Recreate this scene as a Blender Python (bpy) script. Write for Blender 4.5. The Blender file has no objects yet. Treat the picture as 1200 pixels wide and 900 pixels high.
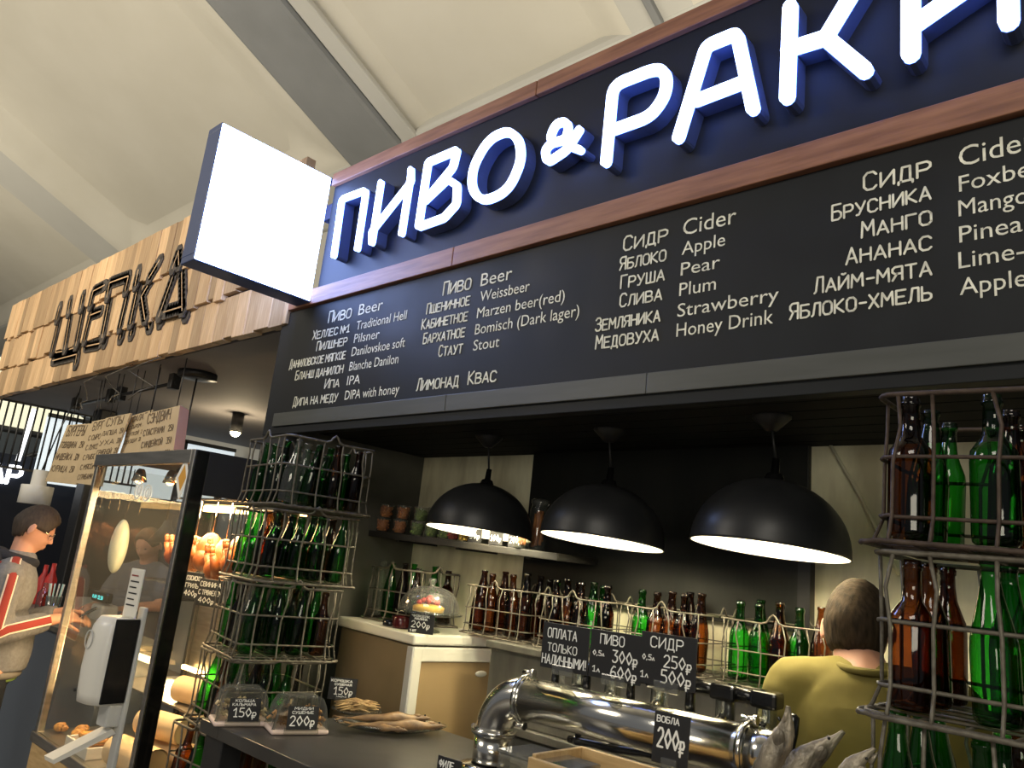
import bpy, bmesh, math, random
from mathutils import Vector, Matrix, noise
R = random.Random(7)
PI = math.pi
S = bpy.context.scene
C = S.collection

# ------------------------------------------------------------------ camera
CF = 905.0
_F = Vector((-988, 112, CF)).normalized()
_V = Vector((400, -3784, CF)).normalized()
_V = (_V - _F * _F.dot(_V)).normalized()
AX, AZ = -_F, _V                     # world X and Z seen from the camera (image x right, y down, forward)
AY = AZ.cross(AX)
if AY.z < 0: AY = -AY
EYE = Vector((0, 0, 1.6))
right = Vector((AX.x, AY.x, AZ.x)); down = Vector((AX.y, AY.y, AZ.y)); fwd = Vector((AX.z, AY.z, AZ.z))
cam = bpy.data.objects.new('camera', bpy.data.cameras.new('camera')); C.objects.link(cam)
m = Matrix((right, -down, -fwd)).transposed().to_4x4(); m.translation = EYE
cam.matrix_world = m
cam.data.sensor_width = 36; cam.data.lens = CF / 1200 * 36; cam.data.clip_start = .02; cam.data.clip_end = 200
S.camera = cam
def ray(px, py):
    d = Vector((px - 600, py - 450, CF)); return Vector((d.dot(AX), d.dot(AY), d.dot(AZ)))
def onz(px, py, z): r = ray(px, py); return r * ((z - 1.6) / r.z) + EYE
def ony(px, py, y): r = ray(px, py); return r * (y / r.y) + EYE
def onx(px, py, x): r = ray(px, py); return r * (x / r.x) + EYE

# ------------------------------------------------------------------ world, exposure, unseen fill lights
w = bpy.data.worlds.new('world'); S.world = w; w.use_nodes = True
w.node_tree.nodes['Background'].inputs[0].default_value = (.80, .82, .86, 1)
w.node_tree.nodes['Background'].inputs[1].default_value = .17
S.view_settings.view_transform = 'Standard'; S.view_settings.look = 'None'
S.view_settings.exposure = 0.0; S.view_settings.gamma = 1; S.view_settings.use_curve_mapping = False
def area(name, loc, target, sx, sy, power, col):
    l = bpy.data.lights.new(name, 'AREA'); l.shape = 'RECTANGLE'; l.size = sx; l.size_y = sy; l.energy = power; l.color = col
    o = bpy.data.objects.new(name, l); C.objects.link(o); o.location = loc
    o.rotation_euler = (Vector(target) - Vector(loc)).to_track_quat('-Z', 'Y').to_euler(); return o
area('vault_fill', (-7, -1.5, 3.6), (-8, 1.5, 7), 5, 1.5, 190, (1, .90, .72))  # unseen area lights added to brighten the vault from below
area('vault_fill', (-1.5, 3.6, 3.7), (-2, 4.0, 7), 5, 1.5, 80, (1, .90, .72))
area('vault_fill', (-14, -1.5, 3.6), (-15, 1.5, 7), 5, 1.5, 190, (1, .90, .72))  # added the same way for the far left bay
area('low_front_fill', (2.6, -3.6, 2.0), (-1.6, 2.5, 1.75), 3.0, .9, 75, (1, .93, .74))  # unseen low fill added to lift the back wall and bottles
area('hall_fill', (1.0, -3.0, 4.6), (-2.2, 1.7, 1.6), 2.5, 1.2, 95, (1, .93, .80))  # unseen soft fills added in front of menu and fascias
area('hall_fill', (-5.5, -3.0, 4.6), (-5.0, 1.7, 2.2), 2.5, 1.2, 110, (1, .90, .74))

# ------------------------------------------------------------------ materials
MATS = {}
def nt(name):
    m = bpy.data.materials.new(name); m.use_nodes = True; MATS[name] = m
    return m, m.node_tree, m.node_tree.nodes['Principled BSDF']
def rgba(c): return (c[0], c[1], c[2], 1)
def mat(name, col, rough=.5, metal=0., var=0., scale=8., bump=0., stretch=(1, 1, 1), col2=None, bscale=None, obj_var=0., spec=.5, detail=4, rvar=0.):
    m, t, p = nt(name); N, L = t.nodes, t.links
    p.inputs['Base Color'].default_value = rgba(col); p.inputs['Roughness'].default_value = rough
    p.inputs['Metallic'].default_value = metal; p.inputs['Specular IOR Level'].default_value = spec
    if var or bump or col2 or rvar:
        tc = N.new('ShaderNodeTexCoord'); mp = N.new('ShaderNodeMapping'); mp.inputs['Scale'].default_value = stretch
        L.new(tc.outputs['Object'], mp.inputs[0])
        nz = N.new('ShaderNodeTexNoise'); nz.inputs['Scale'].default_value = scale; nz.inputs['Detail'].default_value = detail
        L.new(mp.outputs[0], nz.inputs[0])
        c2 = col2 or tuple(x * (1 - var) for x in col); c1 = col if col2 else tuple(min(1, x * (1 + var)) for x in col)
        rp = N.new('ShaderNodeValToRGB'); rp.color_ramp.elements[0].position = .32; rp.color_ramp.elements[1].position = .68
        rp.color_ramp.elements[0].color = rgba(c2); rp.color_ramp.elements[1].color = rgba(c1)
        L.new(nz.outputs[0], rp.inputs[0]); src = rp.outputs[0]
        if obj_var:
            oi = N.new('ShaderNodeObjectInfo'); hs = N.new('ShaderNodeHueSaturation')
            mr = N.new('ShaderNodeMapRange'); mr.inputs[3].default_value = 1 - obj_var; mr.inputs[4].default_value = 1 + obj_var
            L.new(oi.outputs['Random'], mr.inputs[0]); L.new(mr.outputs[0], hs.inputs['Value']); L.new(src, hs.inputs['Color'])
            src = hs.outputs[0]
        L.new(src, p.inputs['Base Color'])
        if rvar:
            mr = N.new('ShaderNodeMapRange'); mr.inputs[3].default_value = max(0, rough - rvar); mr.inputs[4].default_value = min(1, rough + rvar)
            L.new(nz.outputs[0], mr.inputs[0]); L.new(mr.outputs[0], p.inputs['Roughness'])
        if bump:
            b = N.new('ShaderNodeBump'); b.inputs['Strength'].default_value = bump; b.inputs['Distance'].default_value = .01
            if bscale:
                nz2 = N.new('ShaderNodeTexNoise'); nz2.inputs['Scale'].default_value = bscale; L.new(mp.outputs[0], nz2.inputs[0]); L.new(nz2.outputs[0], b.inputs['Height'])
            else: L.new(nz.outputs[0], b.inputs['Height'])
            L.new(b.outputs[0], p.inputs['Normal'])
    return m
def emit(name, col, s):
    m, t, p = nt(name); p.inputs['Base Color'].default_value = rgba(col)
    p.inputs['Emission Color'].default_value = rgba(col); p.inputs['Emission Strength'].default_value = s; return m
def glass(name, tint, dens=.55, rough=.04, refl=1.0, haze=0):
    """thin-walled glass: tinted see-through, fresnel gloss"""
    m, t, p = nt(name); N, L = t.nodes, t.links; N.remove(p)
    out = [n for n in N if n.type == 'OUTPUT_MATERIAL'][0]
    tr = N.new('ShaderNodeBsdfTransparent'); gl = N.new('ShaderNodeBsdfGlossy'); gl.inputs['Roughness'].default_value = rough
    lw = N.new('ShaderNodeLayerWeight'); lw.inputs[0].default_value = .35
    mx = N.new('ShaderNodeMix'); mx.data_type = 'RGBA'
    mx.inputs[6].default_value = rgba(tint); mx.inputs[7].default_value = rgba(tuple(c * (1 - dens) for c in tint))
    L.new(lw.outputs['Facing'], mx.inputs[0]); L.new(mx.outputs[2], tr.inputs[0])
    fr = N.new('ShaderNodeFresnel'); fr.inputs[0].default_value = 1.5
    mu = N.new('ShaderNodeMath'); mu.operation = 'MULTIPLY'; mu.inputs[1].default_value = refl; ge = N.new('ShaderNodeNewGeometry'); sb = N.new('ShaderNodeMath'); sb.operation = 'SUBTRACT'; sb.inputs[0].default_value = 1; L.new(ge.outputs['Backfacing'], sb.inputs[1])
    m2 = N.new('ShaderNodeMath'); m2.operation = 'MULTIPLY'; L.new(fr.outputs[0], m2.inputs[0]); L.new(sb.outputs[0], m2.inputs[1]); L.new(m2.outputs[0], mu.inputs[0])
    ms = N.new('ShaderNodeMixShader'); L.new(mu.outputs[0], ms.inputs[0]); L.new(tr.outputs[0], ms.inputs[1]); L.new(gl.outputs[0], ms.inputs[2])
    if haze:
        df = N.new('ShaderNodeBsdfDiffuse'); df.inputs[0].default_value = (.8, .8, .75, 1); mh = N.new('ShaderNodeMixShader'); mh.inputs[0].default_value = haze
        L.new(ms.outputs[0], mh.inputs[1]); L.new(df.outputs[0], mh.inputs[2]); ms = mh
    L.new(ms.outputs[0], out.inputs[0]); return m
def realglass(name, col, rough=.0):
    m, t, p = nt(name); p.inputs['Base Color'].default_value = rgba(col); p.inputs['Roughness'].default_value = rough
    p.inputs['Transmission Weight'].default_value = 1; p.inputs['IOR'].default_value = 1.5; return m
def wood(name, c1, c2, scale=3, stretch=(1, 14, 14), rough=.6, obj_var=.25, bump=.15):
    return mat(name, c1, rough, col2=c2, scale=scale, stretch=stretch, bump=bump, obj_var=obj_var, detail=6)

plaster = mat('vault_plaster', (.60, .57, .49), .9, col2=(.54, .51, .43), scale=.9, bump=.1, bscale=30)
rib_mat = mat('rib_paint', (.50, .49, .45), .85, col2=(.46, .45, .41), scale=1.2)
gray_rib = mat('gray_rib_paint', (.22, .225, .225), .8, col2=(.19, .195, .195), scale=2)
floor_mat = mat('floor_tile', (.22, .21, .2), .5, var=.15, scale=2)
board = mat('chalkboard', (.014, .016, .018), .55, spec=.25, col2=(.008, .009, .011), scale=5, stretch=(1, 1, 1), rvar=.15)
signblack = mat('sign_panel', (.011, .0135, .022), .5, col2=(.008, .010, .017), scale=4, spec=.25)
strip_gray = mat('gray_strip', (.075, .078, .072), .5, col2=(.055, .058, .052), scale=6, stretch=(.4, 1, 4))
walnut = wood('stained_wood', (.30, .135, .075), (.17, .07, .04), 4, (1.2, 9, 14), .5, .12)
planks = wood('plank_wood', (.62, .43, .24), (.47, .29, .145), 5, (12, 6, 1.0), .65, .38)
burnt = mat('burnt_paint', (.075, .062, .05), .9, var=.5, scale=30)
black = mat('black_paint', (.012, .012, .013), .45)
blackmatte = mat('black_matte', (.016, .016, .017), .75, var=.2, scale=5)
plastic_blk = mat('black_plastic', (.008, .008, .008), .18)
ceil_dark = mat('stall_ceiling_paint', (.006, .006, .006), .75, spec=.2, col2=(.009, .009, .0085), scale=3, stretch=(.6, 5, 1))
ceil_grey = mat('grey_ceiling_paint', (.24, .225, .225), .8, col2=(.20, .19, .195), scale=1.5)
concrete = mat('stained_plaster', (.86, .82, .60), .85, col2=(.50, .45, .30), scale=3.5, stretch=(2.6, 2, .7), bump=.1, detail=8)
panel_dk = mat('dark_wall_panel', (.014, .0145, .012), .5, spec=.3, col2=(.008, .0085, .007), scale=3, stretch=(3, 2, .6), rvar=.12)  # streaks in the colour stand in for reflected light
steel = mat('polished_steel', (.74, .72, .66), .17, 1.)
steel_b = mat('brushed_steel', (.42, .40, .36), .38, 1., var=.15, scale=6, stretch=(1, 1, 9))
wire_m = mat('galvanised_wire', (.17, .155, .12), .55, .4, col2=(.09, .075, .055), scale=60, bump=.3)
wire_d = mat('rusty_wire', (.085, .058, .042), .6, .4, col2=(.045, .03, .022), scale=60, bump=.3)
countertop = mat('dark_worktop', (.045, .042, .038), .33, col2=(.028, .026, .024), scale=5, rvar=.12)
graypanel = mat('grey_sheet_metal', (.13, .125, .105), .45, .3, var=.2, scale=5, stretch=(4, 1, 1))
chalk = mat('chalk_white', (.78, .77, .66), .9, var=.22, scale=30)
chalkw = mat('marker_white', (.86, .86, .82), .8)
tag_m = mat('price_board', (.012, .012, .013), .5)
lamp_out = mat('lampshade_black', (.008, .0085, .0095), .40, spec=.35, col2=(.016, .0165, .017), scale=9, rvar=.12)
lamp_in = mat('lampshade_white', (.85, .83, .76), .55)
bulb_m = emit('lamp_bulb', (1, .93, .72), 26)
letter_m = emit('letter_glow', (.42, .55, 1), 7)
halo_m = emit('letter_glow_rim', (.16, .30, 1), 11)  # glowing rim added to cast a blue halo on the panel
box_m = emit('light_box_face', (.36, .50, 1), 14)
letter_side = mat('letter_side', (.055, .075, .16), .5)
frame_blue = mat('light_box_frame', (.05, .08, .20), .45)
white_enamel = mat('cream_enamel', (.80, .78, .66), .35, var=.05, scale=3)
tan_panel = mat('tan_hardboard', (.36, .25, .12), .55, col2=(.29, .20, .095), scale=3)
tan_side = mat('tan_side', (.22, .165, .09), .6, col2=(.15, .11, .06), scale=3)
kraft = mat('kraft_card', (.55, .42, .25), .8, var=.06, scale=6)
kraft_p = mat('pink_card', (.36, .20, .16), .8)
plastic_w = mat('white_plastic', (.72, .70, .64), .35)
disp_gray = mat('light_grey_metal', (.50, .50, .48), .4)
skin = mat('skin', (.56, .30, .21), .55, col2=(.50, .25, .17), scale=12)
hair = mat('dark_hair', (.020, .013, .009), .75, col2=(.045, .03, .02), scale=90, stretch=(1, 1, .25), bump=.35)
hair_b = mat('brown_hair', (.018, .012, .007), .85, spec=.2, col2=(.050, .033, .019), scale=90, stretch=(1, 1, .25), bump=.35)
olive = mat('olive_cotton', (.19, .155, .030), .9, col2=(.15, .12, .024), scale=3, bump=.35, bscale=9, stretch=(.8, .8, 1.6))
hoodie = mat('grey_marl', (.165, .170, .185), .95, var=.14, scale=60, bump=.2)
navy = mat('navy_cloth', (.014, .017, .028), .9)
red_c = mat('red_stripe', (.24, .025, .02), .8)
white_c = mat('white_stripe', (.68, .64, .56), .8)
green_c = mat('green_cloth', (.30, .48, .12), .9)
jeans = mat('dark_jeans', (.014, .018, .026), .9)
shoe_m = mat('shoe_black', (.02, .02, .02), .5)
grey_cloth = mat('grey_tshirt', (.13, .13, .15), .9)
g_green = glass('green_glass', (.16, .70, .17), .80)
g_green2 = glass('deep_green_glass', (.05, .42, .10), .85)
g_brown = glass('brown_glass', (.46, .235, .09), .85)
g_brown2 = glass('dark_brown_glass', (.28, .12, .045), .85)
g_amber = glass('amber_glass', (.85, .50, .15), .75)
g_clear = glass('clear_glass', (.84, .87, .82), .62, .04, 1.8, haze=.03)
g_pane = glass('window_glass', (.95, .95, .93), .10, .0, 1.0, haze=.010)
g_pet = glass('clear_plastic', (.86, .86, .80), .50, .10, 2.2, haze=.065)
warm_led = emit('warm_led', (1, .62, .22), 14)
spot_e = emit('spot_bulb', (1, .80, .45), 30)
day_e = emit('daylight_window', (.62, .70, .74), 1.0)
bright_e = emit('lit_gallery', (.82, .80, .60), .75)
ar_e = emit('white_sign_glow', (.9, .94, 1), 5)
cyan_e = emit('cyan_display', (.1, .8, .85), 1.6)
golden = mat('golden_pastry', (.62, .33, .07), .5, col2=(.30, .12, .02), scale=18, bump=.4, obj_var=.2)
chick = mat('roast_skin', (.36, .11, .02), .38, col2=(.13, .03, .006), scale=14, bump=.5, obj_var=.2)
dough = mat('pale_wrap', (.80, .60, .36), .6, col2=(.66, .42, .20), scale=7)
wood_lt = wood('pale_wood', (.55, .38, .18), (.42, .27, .11), 5, (2, 14, 14), .6, .1)
fish_m = mat('dried_fish', (.27, .155, .06), .45, col2=(.07, .04, .022), scale=22, bump=.5)
fish_s = mat('silver_fish_skin', (.42, .36, .27), .36, .25, col2=(.030, .024, .018), scale=34, bump=1.0, stretch=(1, 1, .45))
snack = mat('dried_snack', (.58, .40, .18), .7, col2=(.34, .20, .08), scale=30, obj_var=.25)
red_f = mat('red_berries', (.55, .03, .02), .4, col2=(.30, .01, .01), scale=20)
orange_f = mat('orange_snack', (.62, .22, .04), .5, col2=(.34, .09, .02), scale=20)
green_f = mat('green_snack', (.20, .30, .06), .6, col2=(.07, .12, .02), scale=20)
yellow_f = mat('yellow_snack', (.70, .46, .06), .5, col2=(.50, .25, .03), scale=20)
rack_dark = mat('dark_steel', (.045, .045, .045), .4, .5)
slate = mat('slate_paint', (.10, .12, .15), .7)
orange_s = mat('orange_sticker', (.70, .36, .06), .5)

# ------------------------------------------------------------------ mesh helpers
class MB:
    def __init__(s): s.v = []; s.f = []; s.sm = []
    def add(s, vs, fs, smooth=False):
        o = len(s.v); s.v += [tuple(p) for p in vs]; s.f += [tuple(i + o for i in f) for f in fs]; s.sm += [smooth] * len(fs); return s
    def box(s, x0, x1, y0, y1, z0, z1, M=None):
        vs = [Vector((x, y, z)) for z in (z0, z1) for y in (y0, y1) for x in (x0, x1)]
        if M is not None: vs = [M @ p for p in vs]
        return s.add(vs, [(0, 2, 3, 1), (4, 5, 7, 6), (0, 1, 5, 4), (2, 6, 7, 3), (0, 4, 6, 2), (1, 3, 7, 5)])
    def rbox(s, x0, x1, y0, y1, z0, z1, b=.01, M=None, seg=2):
        bm = bmesh.new(); bmesh.ops.create_cube(bm, size=1)
        for v in bm.verts: v.co = Vector(((x0 + x1) / 2 + v.co.x * (x1 - x0), (y0 + y1) / 2 + v.co.y * (y1 - y0), (z0 + z1) / 2 + v.co.z * (z1 - z0)))
        bmesh.ops.bevel(bm, geom=bm.edges[:], offset=b, segments=seg, affect='EDGES', profile=.5)
        bm.verts.index_update()
        s.add([(M @ v.co if M is not None else v.co.copy()) for v in bm.verts], [[v.index for v in f.verts] for f in bm.faces], False)
        bm.free(); return s
    def tube(s, pts, r, n=6, closed=False, caps=True):
        pts = [Vector(p) for p in pts]; k = len(pts); rr = r if isinstance(r, (list, tuple)) else [r] * k
        tang = []
        for i in range(k):
            a = pts[(i - 1) % k] if (closed or i) else pts[0]; b = pts[(i + 1) % k] if (closed or i < k - 1) else pts[-1]
            d = b - a; tang.append(d.normalized() if d.length > 1e-9 else Vector((0, 0, 1)))
        t = tang[0]; u = t.orthogonal().normalized(); vs = []
        for i in range(k):
            t = tang[i]; u = (u - t * u.dot(t)); u = u.normalized() if u.length > 1e-6 else t.orthogonal().normalized(); q = t.cross(u)
            for j in range(n):
                a = 2 * PI * j / n; vs.append(pts[i] + (u * math.cos(a) + q * math.sin(a)) * rr[i])
        fs = []
        for i in range(k if closed else k - 1):
            for j in range(n):
                a = i * n; b = ((i + 1) % k) * n; fs.append((a + j, a + (j + 1) % n, b + (j + 1) % n, b + j))
        s.add(vs, fs, True)
        if caps and not closed:
            o = len(s.v) - k * n
            s.f.append(tuple(o + j for j in reversed(range(n)))); s.f.append(tuple(o + (k - 1) * n + j for j in range(n))); s.sm += [False, False]
        return s
    def lathe(s, prof, n=24, c=(0, 0, 0), M=None, smooth=True):
        vs = []; 
        for (r, z) in prof:
            for j in range(n):
                a = 2 * PI * j / n; p = Vector((c[0] + r * math.cos(a), c[1] + r * math.sin(a), c[2] + z)); vs.append(M @ p if M is not None else p)
        fs = [(i * n + j, i * n + (j + 1) % n, (i + 1) * n + (j + 1) % n, (i + 1) * n + j) for i in range(len(prof) - 1) for j in range(n)]
        return s.add(vs, fs, smooth)
    def ball(s, c, r, n=12, M=None, k=8):
        rx, ry, rz = r if isinstance(r, (tuple, list)) else (r, r, r); vs = []; c = Vector(c)
        for i in range(k + 1):
            th = PI * i / k
            for j in range(n):
                a = 2 * PI * j / n; p = Vector((rx * math.sin(th) * math.cos(a), ry * math.sin(th) * math.sin(a), rz * math.cos(th)))
                vs.append(c + (M @ p if M is not None else p))
        return s.add(vs, [(i * n + j, (i + 1) * n + j, (i + 1) * n + (j + 1) % n, i * n + (j + 1) % n) for i in range(k) for j in range(n)], True)
    def cone(s, a, b, ra, rb, n=12):
        """tapered capsule"""
        a, b = Vector(a), Vector(b); s.tube([a, b], [ra, rb], n); s.ball(a, ra, n, k=6); s.ball(b, rb, n, k=6); return s
    def prism(s, poly, d, M):
        """polygon (x, z) in the plane of M, pushed along local y by d"""
        k = len(poly); vs = [M @ Vector((x, 0, z)) for x, z in poly] + [M @ Vector((x, d, z)) for x, z in poly]
        s.add(vs, [tuple(range(k))] + [tuple(reversed(range(k, 2 * k)))] + [(i, i + k, (i + 1) % k + k, (i + 1) % k) for i in range(k)]); return s
    def mesh(s, name, m):
        me = bpy.data.meshes.new(name); me.from_pydata(s.v, [], s.f)
        me.polygons.foreach_set('use_smooth', s.sm); me.materials.append(m); me.update(); return me
def tag(o, label=None, cat=None, group=None, kind=None):
    if label: o['label'] = label
    if cat: o['category'] = cat
    if group: o['group'] = group
    if kind: o['kind'] = kind
    return o
def mobj(name, me, parent=None, loc=None):
    o = bpy.data.objects.new(name, me); C.objects.link(o)
    if parent: o.parent = parent
    if loc is not None: o.location = loc
    return o
def obj(name, mb, m, parent=None, loc=None): return mobj(name, mb.mesh(name, m), parent, loc)
def thing(name, label, cat, loc=(0, 0, 0), rz=0, group=None):
    o = bpy.data.objects.new(name, None); C.objects.link(o); o.location = loc; o.rotation_euler = (0, 0, rz)
    o.empty_display_size = .05
    return tag(o, label, cat, group)
def struct(name, mb, m, label=None):
    o = obj(name, mb, m); o['kind'] = 'structure'
    if label: o['label'] = label
    return o
def kids(o): return [c for c in bpy.data.objects if c.parent is o]
def spec_copy(root, tree, loc, rz, label, group=None, rot=None):
    r = root.copy(); C.objects.link(r); r.location = loc; r.rotation_euler = rot or (0, 0, rz); r['label'] = label
    if group: r['group'] = group
    for ch, subs in tree:
        c = ch.copy(); C.objects.link(c); c.parent = r
        for g in subs: d = g.copy(); C.objects.link(d); d.parent = c
    return r
def tree_of(root): return [(c, kids(c)) for c in kids(root)]

# ------------------------------------------------------------------ lettering
def arc(cx, cz, rx, rz, a0, a1, n=8):
    return [(cx + rx * math.cos(math.radians(a0 + (a1 - a0) * i / n)), cz + rz * math.sin(math.radians(a0 + (a1 - a0) * i / n))) for i in range(n + 1)]
W = .6
G = {
 'А': [[(0, 0), (.3, 1), (.6, 0)], [(.1, .32), (.5, .32)]], 'Б': [[(.55, 1), (0, 1), (0, 0), (.4, 0), (.58, .15), (.58, .4), (.4, .55), (0, .55)]],
 'В': [[(0, 0), (0, 1), (.38, 1), (.52, .88), (.52, .65), (.36, .54), (0, .54)], [(.36, .54), (.58, .4), (.58, .14), (.4, 0), (0, 0)]],
 'Г': [[(0, 0), (0, 1), (.52, 1)]], 'Д': [[(0, -.18), (0, 0), (.6, 0), (.6, -.18)], [(.1, 0), (.16, 1), (.5, 1), (.5, 0)]],
 'Е': [[(.55, 1), (0, 1), (0, 0), (.55, 0)], [(0, .52), (.45, .52)]], 'З': [[(0, .85), (.15, 1), (.4, 1), (.54, .85), (.54, .66), (.38, .54), (.2, .54)], [(.38, .54), (.58, .4), (.58, .15), (.42, 0), (.14, 0), (0, .14)]],
 'И': [[(0, 1), (0, 0), (.58, 1), (.58, 0)]], 'Й': [[(0, 1), (0, 0), (.58, 1), (.58, 0)], [(.18, 1.2), (.29, 1.13), (.4, 1.2)]],
 'К': [[(0, 0), (0, 1)], [(.55, 1), (.05, .5), (.58, 0)]], 'Л': [[(0, 0), (.1, .1), (.2, 1), (.55, 1), (.55, 0)]],
 'М': [[(0, 0), (.04, 1), (.34, .4), (.64, 1), (.68, 0)]], 'Н': [[(0, 0), (0, 1)], [(.56, 0), (.56, 1)], [(0, .52), (.56, .52)]],
 'О': [[(.15, 0), (0, .2), (0, .8), (.15, 1), (.43, 1), (.58, .8), (.58, .2), (.43, 0), (.15, 0)]], 'П': [[(0, 0), (0, 1), (.55, 1), (.55, 0)]],
 'Р': [[(0, 0), (0, 1), (.4, 1), (.55, .86), (.55, .6), (.4, .46), (0, .46)]], 'С': [[(.56, .82), (.42, 1), (.15, 1), (0, .8), (0, .2), (.15, 0), (.42, 0), (.56, .16)]],
 'Т': [[(0, 1), (.58, 1)], [(.29, 1), (.29, 0)]], 'У': [[(0, 1), (.29, .42)], [(.58, 1), (.2, 0), (.05, 0)]], 'Х': [[(0, 0), (.56, 1)], [(0, 1), (.56, 0)]],
 'Ц': [[(0, 1), (0, 0), (.62, 0), (.62, -.2)], [(.5, 1), (.5, 0)]], 'Ч': [[(0, 1), (0, .62), (.12, .5), (.5, .5)], [(.5, 1), (.5, 0)]],
 'Ш': [[(0, 1), (0, 0), (.7, 0), (.7, 1)], [(.35, 0), (.35, 1)]], 'Ы': [[(0, 1), (0, 0), (.28, 0), (.4, .14), (.4, .38), (.28, .5), (0, .5)], [(.6, 0), (.6, 1)]],
 'Щ': [[(0, 1), (0, 0), (.72, 0), (.72, -.2)], [(.3, 0), (.3, 1)], [(.6, 0), (.6, 1)]], 'Ф': [[(.3, 0), (.3, 1)], [(.1, .3), (0, .45), (0, .65), (.1, .8), (.5, .8), (.6, .65), (.6, .45), (.5, .3), (.1, .3)]], 'Ж': [[(.35, 0), (.35, 1)], [(0, 1), (.3, .5), (0, 0)], [(.7, 1), (.4, .5), (.7, 0)]], 'Ю': [[(0, 0), (0, 1)], [(0, .5), (.2, .5)], [(.3, 0), (.2, .2), (.2, .8), (.3, 1), (.5, 1), (.6, .8), (.6, .2), (.5, 0), (.3, 0)]],
 '№': [[(0, 0), (0, 1), (.45, 0), (.45, 1)], [(.6, .5), (.75, .5), (.75, .75), (.6, .75), (.6, .5)], [(.6, .38), (.75, .38)]],
 'Ь': [[(0, 1), (0, 0), (.36, 0), (.52, .14), (.52, .38), (.36, .5), (0, .5)]], 'Э': [[(0, .84), (.14, 1), (.4, 1), (.56, .8), (.56, .2), (.4, 0), (.14, 0), (0, .16)], [(.56, .52), (.2, .52)]],
 'Я': [[(.55, 0), (.55, 1), (.15, 1), (0, .86), (0, .62), (.15, .48), (.55, .48)], [(.25, .48), (0, 0)]],
 'л': [[(0, 0), (.2, .55), (.4, 0)]], '!': [[(.1, 1), (.1, .3)], [(.1, .06), (.1, 0)]], ',': [[(.08, .08), (.02, -.14)]], '+': [[(.05, .5), (.5, .5)], [(.28, .25), (.28, .75)]],
 '-': [[(.05, .48), (.45, .48)]], '.': [[(.06, .0), (.06, .05)]],
 '0': [[(.3, 0), (0, .5), (.3, 1), (.6, .5), (.3, 0)]], '1': [[(0, .72), (.28, 1), (.28, 0)], [(.08, 0), (.46, 0)]], '2': [[(0, .82), (.14, 1), (.38, 1), (.52, .82), (.5, .6), (0, 0), (.55, 0)]],
 '3': [[(0, 1), (.5, 1), (.22, .6), (.5, .5), (.54, .2), (.36, 0), (.1, 0), (0, .12)]], '4': [[(.42, 0), (.42, 1), (0, .35), (.56, .35)]], '5': [[(.5, 1), (.06, 1), (.03, .58), (.36, .58), (.52, .42), (.52, .16), (.36, 0), (0, .04)]],
 '6': [[(.48, .92), (.3, 1), (.08, .72), (0, .3), (.12, .02), (.4, 0), (.56, .2), (.5, .46), (.28, .54), (.04, .4)]], 'р': [[(0, -.3), (0, .5), (.3, .5), (.38, .3), (.3, .12), (-.1, .12)], [(-.1, -.06), (.24, -.06)]],
 '7': [[(0, 1), (.5, 1), (.15, 0)]], '8': [[(.28, .54), (.05, .75), (.15, 1), (.42, 1), (.5, .75), (.28, .54), (0, .25), (.14, 0), (.42, 0), (.56, .25), (.28, .54)]],
}
def adv(ch): return .34 if ch == ' ' else (.18 if ch in '.,!' else max(x for st in G[ch] for x, z in st)) + .2
def text_width(t): return sum(adv(c) for c in t) - .2
def strokes_of(t, small=1.0):
    x = 0; out = []
    for i, ch in enumerate(t):
        k = 1 if i == 0 else small
        if ch != ' ': out += [[(x + a, b * k) for a, b in st] for st in G[ch]]
        x += adv(ch)
    return out
def stroke_mesh(mb, strokes, M, sw, d=0.0006, nj=8):
    """strokes in (x,z) of plane M; front towards local -y, thickness d"""
    c = 0
    for st in strokes:
        for (x0, z0), (x1, z1) in zip(st, st[1:]):
            dx, dz = x1 - x0, z1 - z0; l = math.hypot(dx, dz)
            if l < 1e-6: continue
            nx, nz = -dz / l * sw / 2, dx / l * sw / 2
            c += 1; mb.prism([(x0 + nx, z0 + nz), (x0 - nx, z0 - nz), (x1 - nx, z1 - nz), (x1 + nx, z1 + nz)], d, M @ Matrix.Translation((0, -(c % 9) * 6e-5, 0)))
        for (x, z) in st:
            c += 1; mb.prism([(x + sw / 2 * math.cos(2 * PI * k / nj), z + sw / 2 * math.sin(2 * PI * k / nj)) for k in range(nj)], d, M @ Matrix.Translation((0, -(c % 9) * 6e-5, 0)))
    return mb
def text_mb(t, x, z, h, M, wd=None, sw=None, mb=None, d=.0006, align='l', small=1.0):
    """text with cap height h from (x,z) in plane M; wd = total width"""
    tw = text_width(t) * h; sx = (wd / tw) if wd else 1
    if align == 'c': x -= tw * sx / 2
    if align == 'r': x -= tw * sx
    st = [[(x + a * h * sx, z + b * h) for a, b in s_] for s_ in strokes_of(t, small)]
    return stroke_mesh(mb or MB(), st, M, sw or h * .13, d, 6)
def plane(loc, ang=0, tilt=0):
    """local x = right, local -y = towards reader, z = up; ang turns about z"""
    return Matrix.Translation(Vector(loc)) @ Matrix.Rotation(ang, 4, 'Z') @ Matrix.Rotation(tilt, 4, 'X')
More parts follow.
